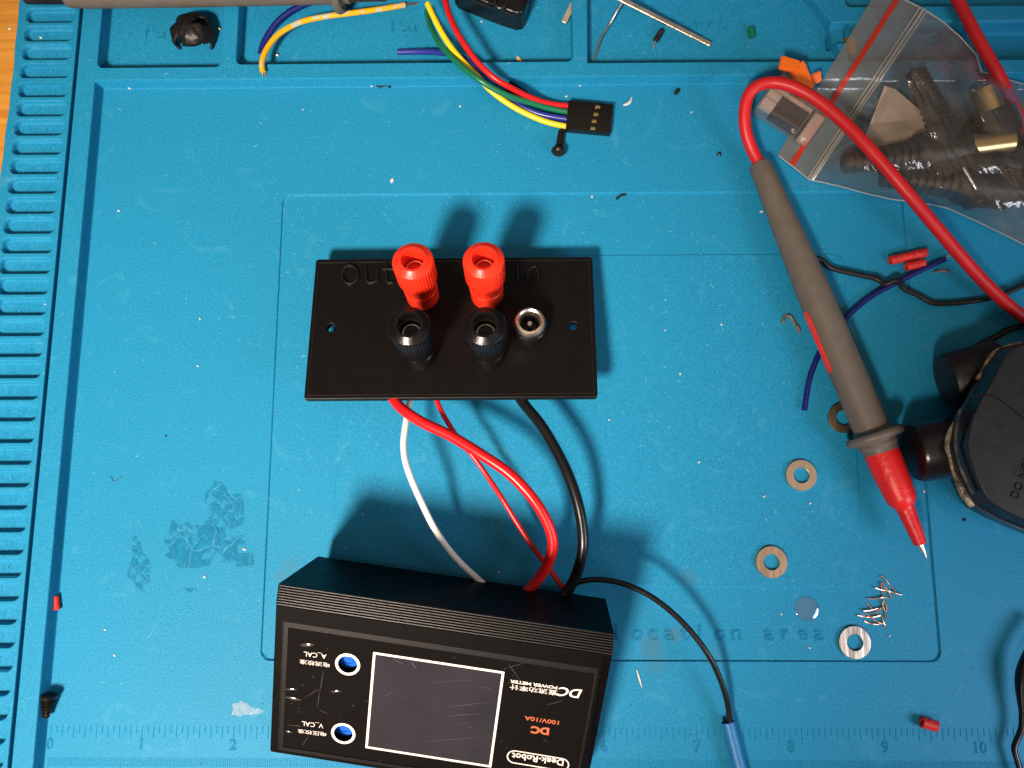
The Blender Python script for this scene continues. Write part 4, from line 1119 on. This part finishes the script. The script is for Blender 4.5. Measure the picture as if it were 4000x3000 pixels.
for i in range(NX + 1):
    t = i / NX; a = poly_at(TP, t); b_ = poly_at(BP, t)
    for j in range(NY + 1):
        s = j / NY; px = a[0] * (1 - s) + b_[0] * s; py = a[1] * (1 - s) + b_[1] * s
        if 0 < s < 1 and t > .3: px += 0; 
        z = bag_top(px, py, s, t); Vt.append(at(px, py, z))
        q = at(px, py, 0); zb = 4.3 / (1 + math.exp(-(q.y - (wall_y - 2)) * 1.2)) + .12
        Vb.append(at(px, py, min(zb + (.05 if s in (0, 1) else 0), z - .1)))
F = []; off = len(Vt)
for i in range(NX):
    for j in range(NY):
        k = i * (NY + 1) + j; F.append((k, k + NY + 1, k + NY + 2, k + 1)); F.append((off + k, off + k + 1, off + k + NY + 2, off + k + NY + 1))
fo = link_mesh('film', mesh('film', Vt + Vb, F), M_BAG, bag, True)
fo.data.materials.append(M_BAG2)
for k_, p_ in enumerate(fo.data.polygons):
    if (k_ // 2) // NY > NX * .30: p_.material_index = 1
def on_bag(t, s, lift=.12):
    a = poly_at(TP, t); b_ = poly_at(BP, t); px = a[0] * (1 - s) + b_[0] * s; py = a[1] * (1 - s) + b_[1] * s
    return at(px, py, bag_top(px, py, s, t) + lift)
V = []; F = []
for j in range(61):
    s = j / 60
    for t in (.145, .182): V.append(on_bag(t, s, .14))
    V.append(on_bag(.182, s, .22)); V.append(on_bag(.145, s, .22))
for j in range(60):
    for k in range(4): F.append((j * 4 + k, j * 4 + (k + 1) % 4, (j + 1) * 4 + (k + 1) % 4, (j + 1) * 4 + k))
F.append((0, 1, 2, 3)); F.append((243, 242, 241, 240))
link_mesh('red_stripe', fix(mesh('red_stripe', V, F)), M_REDSTRIPE, bag, True)
V = []; F = []
for t, r in ((.262, .28), (.278, .42), (.292, .25)):
    v, f = sweep([on_bag(t, j / 24, .18) for j in range(25)], r, 8, 2); add_piece(V, F, v, f)
link_mesh('zip_seal', mesh('zip_seal', V, F), M_ZIP, bag, True)
V = []; F = []
for s0 in (0.0, 1.0):
    v, f = sweep([on_bag(.02 + .97 * j / 50, s0, .1) for j in range(51)], .2, 6, 2); add_piece(V, F, v, f)
link_mesh('side_seam', mesh('side_seam', V, F), M_ZIP, bag, True)

# ------------------------------------------------------------------ lever connector
def wz(x, y): return (2900 + x / 4.6075, 200 + y / 4.6075)
lc = thing('lever_connector', 'clear wire connector with two orange levers under the red lead', 'wire connector', loc=at(3100, 400, 0))
zb_ = 1.0
O = at(*wz(260, 930), 7.2); X_ = at(*wz(1040, 1430), 7.2) - O; Y_ = at(*wz(1620, 760), 7.2) - at(*wz(1110, 1490), 7.2)
lx = X_.length; X_.normalize(); Y_ = Y_ - X_ * Y_.dot(X_); ly = Y_.length; Y_.normalize()
Z_ = X_.cross(Y_)
Ml = Matrix((X_, Y_, Z_)).transposed().to_4x4(); Ml.translation = Vector((O.x, O.y, .3))
def lb(name, x, y, z, sx, sy, sz, bev, m, parent=lc):
    M = Ml @ Matrix.Translation((x, y, z)); return bevel_box(name, M, sx, sy, sz, bev, m, parent)
hy = ly * .98
bod = lb('clear_body', 0, 0, 0, lx, hy, 6.6, .9, M_CLEAR)
ed_ = lb('clear_body', lx + .15, -.3, 0, 4.4, hy * .62, 6.2, .8, M_CLEAR)
lb('clear_partition', lx + .6, .2, .6, 3.5, hy * .55, 5.0, .6, M_CELL, ed_)
lb('inner_block', lx * .32, .9, .8, lx * .64, hy * .42, 4.6, .3, M_DARKBLOCK, bod)
lb('clear_partition', .9, 1.4, 2.9, lx * .27, 2.4, 3.2, .2, M_CELL, bod)
lb('clear_partition', .9, 4.6, 2.9, lx * .27, 2.4, 3.2, .2, M_CELL, bod)
lb('clear_partition', .6, hy * .50, 1.2, lx * .93, .6, 5.0, .15, M_CELL, bod)
lb('clear_partition', .8, hy * .56, 1.2, lx * .34, hy * .38, 4.9, .4, M_CELL, bod)
lb('metal_clamp', lx * .45, hy * .5, 1.0, 5, 3.5, 3.4, .3, M_STEEL, bod)
def lever(p0, p1, wd, z0, z1):
    a = at(*wz(*p0), z0); b_ = at(*wz(*p1), z1); d = b_ - a; M = frame(a, d, Z_); L = d.length
    bm = bmesh.new(); bmesh.ops.create_cube(bm, size=1)
    for v in bm.verts:
        tip = v.co.z > 0
        v.co = Vector((v.co.x * (1.2 if tip else 2.2), v.co.y * wd * (1.15 if tip else .9), (v.co.z + .5) * L))
    bmesh.ops.bevel(bm, geom=bm.edges[:], offset=.3, segments=2, affect='EDGES'); bmesh.ops.recalc_face_normals(bm, faces=bm.faces)
    me = bpy.data.meshes.new('lever'); bm.to_mesh(me); bm.free(); me.transform(M)
    return link_mesh('lever', me, M_ORANGE, lc, True)
lv = lever((1175, 700), (960, 240), 4.6, 6.9, 8.8)
l2 = lever((1000, 290), (670, 200), 3.8, 9.2, 9.6); l2.name = 'lever_grip'
lever((1340, 560), (1330, 380), 2.4, 6.8, 9.0)

# ------------------------------------------------------------------ glue residue, drops, stains on top of the mat
def blob(name, pts, z, th, material, label, cat, seed=1, jag=.16):
    P = [at(*p, z) for p in pts]; rs = random.Random(seed); out = []
    n = len(P)
    for i in range(n):
        a, b_ = P[i], P[(i + 1) % n]; k = max(2, int((b_ - a).length / .7))
        for j in range(k):
            q = a.lerp(b_, j / k); out.append((q.x + rs.uniform(-jag, jag), q.y + rs.uniform(-jag, jag)))
    me = curve_mesh([out], 0, 0, Matrix.Translation((0, 0, z + th)))
    o = link_mesh(name, me, material, None, False, origin=P[0]); return tag(o, label, cat)
def vz(x, y): return (450 + x / 3.0157, 1800 + y / 3.0157)
G = 'glue residue'
def glue_mat(name, scale, line):
    m = bpy.data.materials.new(name); m.use_nodes = True
    N = m.node_tree.nodes; L = m.node_tree.links; b = N['Principled BSDF']
    b.inputs['Roughness'].default_value = .22
    t = N.new('ShaderNodeTexCoord'); vo = N.new('ShaderNodeTexVoronoi'); vo.feature = 'DISTANCE_TO_EDGE'; vo.inputs['Scale'].default_value = scale
    nz = N.new('ShaderNodeTexNoise'); nz.inputs['Scale'].default_value = 120; L.new(t.outputs['Object'], nz.inputs['Vector'])
    mx = N.new('ShaderNodeVectorMath'); mx.operation = 'MULTIPLY_ADD'; L.new(nz.outputs['Color'], mx.inputs[0]); mx.inputs[1].default_value = (.006,) * 3; L.new(t.outputs['Object'], mx.inputs[2])
    L.new(mx.outputs[0], vo.inputs['Vector'])
    r = N.new('ShaderNodeValToRGB'); L.new(vo.outputs[0], r.inputs[0])
    r.color_ramp.elements[0].position = line * .5; r.color_ramp.elements[0].color = (.045, .30, .49, 1)
    r.color_ramp.elements[1].position = line; r.color_ramp.elements[1].color = (.006, .205, .395, 1)
    L.new(r.outputs[0], b.inputs['Base Color'])
    bp = N.new('ShaderNodeBump'); bp.inputs['Strength'].default_value = .3; bp.inputs['Distance'].default_value = .0005
    n3 = N.new('ShaderNodeTexNoise'); n3.inputs['Scale'].default_value = 500; L.new(t.outputs['Object'], n3.inputs['Vector'])
    L.new(n3.outputs['Fac'], bp.inputs['Height']); L.new(bp.outputs[0], b.inputs['Normal'])
    # thin film: patchy cover
    r2 = N.new('ShaderNodeValToRGB'); n4 = N.new('ShaderNodeTexNoise'); n4.inputs['Scale'].default_value = 260; n4.inputs['Detail'].default_value = 5
    L.new(t.outputs['Object'], n4.inputs['Vector']); L.new(n4.outputs['Fac'], r2.inputs[0])
    r2.color_ramp.elements[0].position = .40; r2.color_ramp.elements[0].color = (.0, .0, .0, 1)
    r2.color_ramp.elements[1].position = .60; r2.color_ramp.elements[1].color = (.95, .95, .95, 1)
    L.new(r2.outputs[0], b.inputs['Alpha'])
    return m
MG1 = glue_mat('glue_film_coarse', 150, .045); MG2 = glue_mat('glue_film_fine', 420, .06)
blob('glue_residue', [vz(*p) for p in ((570, 930), (630, 850), (660, 700), (720, 690), (760, 760), (810, 720), (870, 720), (900, 770), (1000, 760), (1060, 740), (1200, 790), (1260, 930), (1230, 1060), (1160, 1110), (1110, 1230), (950, 1270), (760, 1260), (640, 1150), (580, 1110), (640, 1070))], .0, .03, MG1, 'large clear glue smear with long cells left of the meter box', G, 2)
blob('glue_residue', [vz(*p) for p in ((1170, 240), (1240, 235), (1300, 310), (1340, 400), (1480, 380), (1510, 470), (1520, 640), (1520, 760), (1400, 790), (1270, 930), (1180, 780), (1060, 730), (1110, 640), (1060, 560), (1055, 380), (1120, 330))], .0, .03, MG2, 'crackled clear glue smear at the top of the glue patch', G, 3)
blob('glue_residue', [vz(*p) for p in ((1270, 940), (1380, 870), (1500, 880), (1580, 990), (1440, 990), (1440, 1090), (1620, 1080), (1640, 1230), (1450, 1250), (1350, 1200), (1210, 1200), (1180, 1130), (1240, 1060))], .0, .03, MG1, 'glossy clear glue smear at the right side of the glue patch', G, 4)
blob('glue_residue', [vz(*p) for p in ((210, 880), (260, 900), (300, 1000), (340, 1080), (420, 1200), (400, 1380), (400, 1500), (320, 1540), (240, 1480), (160, 1350), (150, 1240), (210, 1150), (200, 980))], .0, .03, MG2, 'narrow clear glue smear at the far left of the glue patch', G, 5, .4)
blob('glue_residue', [vz(*p) for p in ((815, 1500), (900, 1495), (975, 1520), (960, 1545), (850, 1545))], .0, .06, MG1, 'small separate drop of clear glue below the glue patch', G, 6, .1)
blob('pale_residue', [(905, 2790), (912, 2750), (945, 2738), (980, 2760), (1030, 2775), (1000, 2790), (930, 2796)], .0, .05, M_CAKE, 'pale whitish residue smear above the ruler near two', 'residue', 7, .3)
c = at(3152, 2378, -.58)
tag(lathe('clear_disc', [(3.5, 0), (3.4, .2), (3.15, .34), (2.0, .42), (0, .44)], Matrix.Translation(c), M_DROP, n=40, origin=c), 'round clear glue drop above the word area', 'glue drop')

# ------------------------------------------------------------------ crumbs and scraps
def crumb(px, py, r, material, label, cat='crumb', group=None, seed=0, name='crumb', sc3=(1, 1, .7)):
    bm = bmesh.new(); bmesh.ops.create_icosphere(bm, subdivisions=1, radius=1)
    rs = random.Random(seed * 7 + int(px)); rot = Matrix.Rotation(rs.uniform(0, 6), 3, 'Z')
    for v in bm.verts:
        v.co = rot @ Vector((v.co.x * sc3[0], v.co.y * sc3[1], v.co.z * sc3[2])) * r * rs.uniform(.65, 1.15)
    me = bpy.data.meshes.new(name); bm.to_mesh(me); bm.free()
    c = down(px, py, r * .4); me.transform(Matrix.Translation(c))
    return tag(link_mesh(name, me, material, None, False, origin=c), label, cat, group)
for i, (px, py, r) in enumerate([(1531, 705, .75), (1450, 334, .55), (1180, 335, .45), (1797, 415, .42), (1183, 427, .32), (463, 823, .42), (780, 1245, .4), (772, 1430, .34), (3163, 2530, .42), (3052, 2398, .4),
                                  (2657, 1460, .45), (2312, 768, .5), (2975, 826, .55), (2702, 438, .4), (3474, 2482, .38), (3862, 1652 + 250, .3), (177, 1188, .32), (160, 147, .6), (190, 236, .4), (2212, 376, .5), (447, 2560, .36), (410, 2460, .34), (2730, 1805, .4), (2380, 1640, .35), (3165, 1965, .4), (1562, 334, .3),
                                  (2985, 1938, .45), (2600, 1172, .3), (2598, 1290, .32), (1949, 2235, .3), (1415, 2010, .25), (955, 2145, .5), (798, 2253, .5), (3105, 857, .45), (2818, 1267, .4), (3610, 1920, .4), (1880, 84, .4), (2265, 334, .4)]):
    crumb(px, py, r, M_CRUMB, 'tiny pale crumb lying loose on the blue mat', 'crumb', 'pale crumbs scattered over the mat', i, sc3=(1.2, .8, .6))
crumb(857, 112, .75, M_GOLD, 'tiny shiny metal crumb right of the torn black cap', 'solder crumb', name='solder_crumb')
crumb(1083, 215, .7, M_BRASS, 'tiny metal crumb beneath the curved yellow wire', 'solder crumb', name='solder_crumb')
crumb(2028, 232, 1.1, M_YELT, 'small yellow chip in the middle parts tray', 'plastic chip', name='yellow_chip', sc3=(1.5, .7, .4))
crumb(2645, 357, 1.2, M_BLACKM, 'black chip right of the four way plug', 'plastic chip', name='black_chip', sc3=(.9, 1.3, .6))
crumb(2810, 603, .9, M_BLACKM, 'small black chip left of the red lead', 'plastic chip', name='black_chip')
crumb(2522, 318, .75, M_BLACKM, 'tiny black chip at the foot of the tray wall', 'plastic chip', name='black_chip', sc3=(.6, 1.4, .6))
crumb(2597, 92, .6, M_BLACKM, 'tiny black chip beside the long metal pin', 'plastic chip', name='black_chip')
crumb(3768, 2031, .55, M_BLACKM, 'tiny black chip below the black housing', 'plastic chip', name='black_chip')
crumb(648, 1703, .35, M_BLACKM, 'tiny black speck in the empty left part of the mat', 'plastic chip', name='black_chip')
crumb(38, 111, .6, M_CRUMB, 'pale crumb on the wooden table top', 'crumb', name='crumb')
def scrap(name, pts, r, material, label, cat='scrap', lift=.3):
    return tube(name, [down(*p, lift) for p in pts], r, material, n=8, step=.5, label=label, cat=cat)
scrap('black_shaving', [(1468, 332), (1485, 338), (1500, 333), (1515, 334), (1525, 341)], .38, M_BLACKM, 'wavy black shaving at the foot of the tray wall')
scrap('black_shaving', [(2408, 778), (2418, 768), (2430, 762), (2446, 760)], .36, M_BLACKM, 'curved black shaving near the top edge of the square recess')
scrap('white_shaving', [(2434, 411), (2452, 405), (2462, 396), (2468, 380)], lambda t: .15 + .35 * math.sin(math.pi * t * .9 + .1), M_CRUMB, 'curved white shaving right of the four way plug')
scrap('white_shaving', [(2487, 2615), (2497, 2650), (2508, 2685)], lambda t: .1 + .18 * math.sin(math.pi * t), M_CRUMB, 'thin white shaving right of the meter box')
scrap('white_shaving', [(492, 332), (500, 340), (510, 348)], .3, M_CRUMB, 'white shaving on the wall in the upper left corner')
scrap('burnt_wire_scrap', [(3060, 1262), (3063, 1240), (3080, 1232), (3093, 1243), (3105, 1265), (3120, 1285), (3122, 1302)], .5, mat('burnt_scrap', (.07, .045, .035), .5, bump=.8, color2=(.25, .2, .17), noise_scale=900), 'hooked burnt scrap of wire left of the probe grip')
scrap('burnt_wire_scrap', [(3650, 1065), (3662, 1057), (3680, 1058), (3705, 1060)], .42, bpy.data.materials['burnt_scrap'], 'short charred scrap under the blue wire end')
scrap('dark_hair', [(430, 1862), (438, 1868), (443, 1878), (452, 1878), (462, 1870), (480, 1860)], .09, M_DARKFLECK, 'short dark hair on the left part of the mat', 'hair', .05)
scrap('pale_fibre', [(607, 2435), (600, 2460), (588, 2480), (572, 2492)], .07, M_FLECK, 'fine pale fibre below the glue patch', 'fibre', .03)

# fine lint all over
rs = random.Random(11); V = []; F = []
def fleck(px, py, r, elong):
    c = down(px, py, .03); a = rs.uniform(0, math.pi); d = Vector((math.cos(a), math.sin(a), 0)); s = Vector((-d.y, d.x, 0))
    add_piece(V, F, [c + d * r * elong, c + s * r, c - d * r * elong, c - s * r, c + Vector((0, 0, r * .8))], [(0, 1, 4), (1, 2, 4), (2, 3, 4), (3, 0, 4), (3, 2, 1, 0)])
for _ in range(1700):
    fleck(rs.uniform(0, 4000), rs.uniform(0, 3000), rs.choice([.05, .06, .07, .08, .10, .14]), rs.choice([1, 1, 1.5, 3, 6]))
tag(link_mesh('lint', mesh('lint', V, F), M_FLECK), 'fine pale lint sprinkled over the blue mat', 'lint', kind='stuff')
V = []; F = []
for _ in range(320):
    fleck(rs.uniform(100, 4000), rs.uniform(0, 3000), rs.choice([.05, .07, .1]), rs.choice([1, 1.5, 3]))
tag(link_mesh('dark_specks', mesh('dark_specks', V, F), M_DARKFLECK), 'fine dark specks sprinkled over the blue mat', 'dust', kind='stuff')
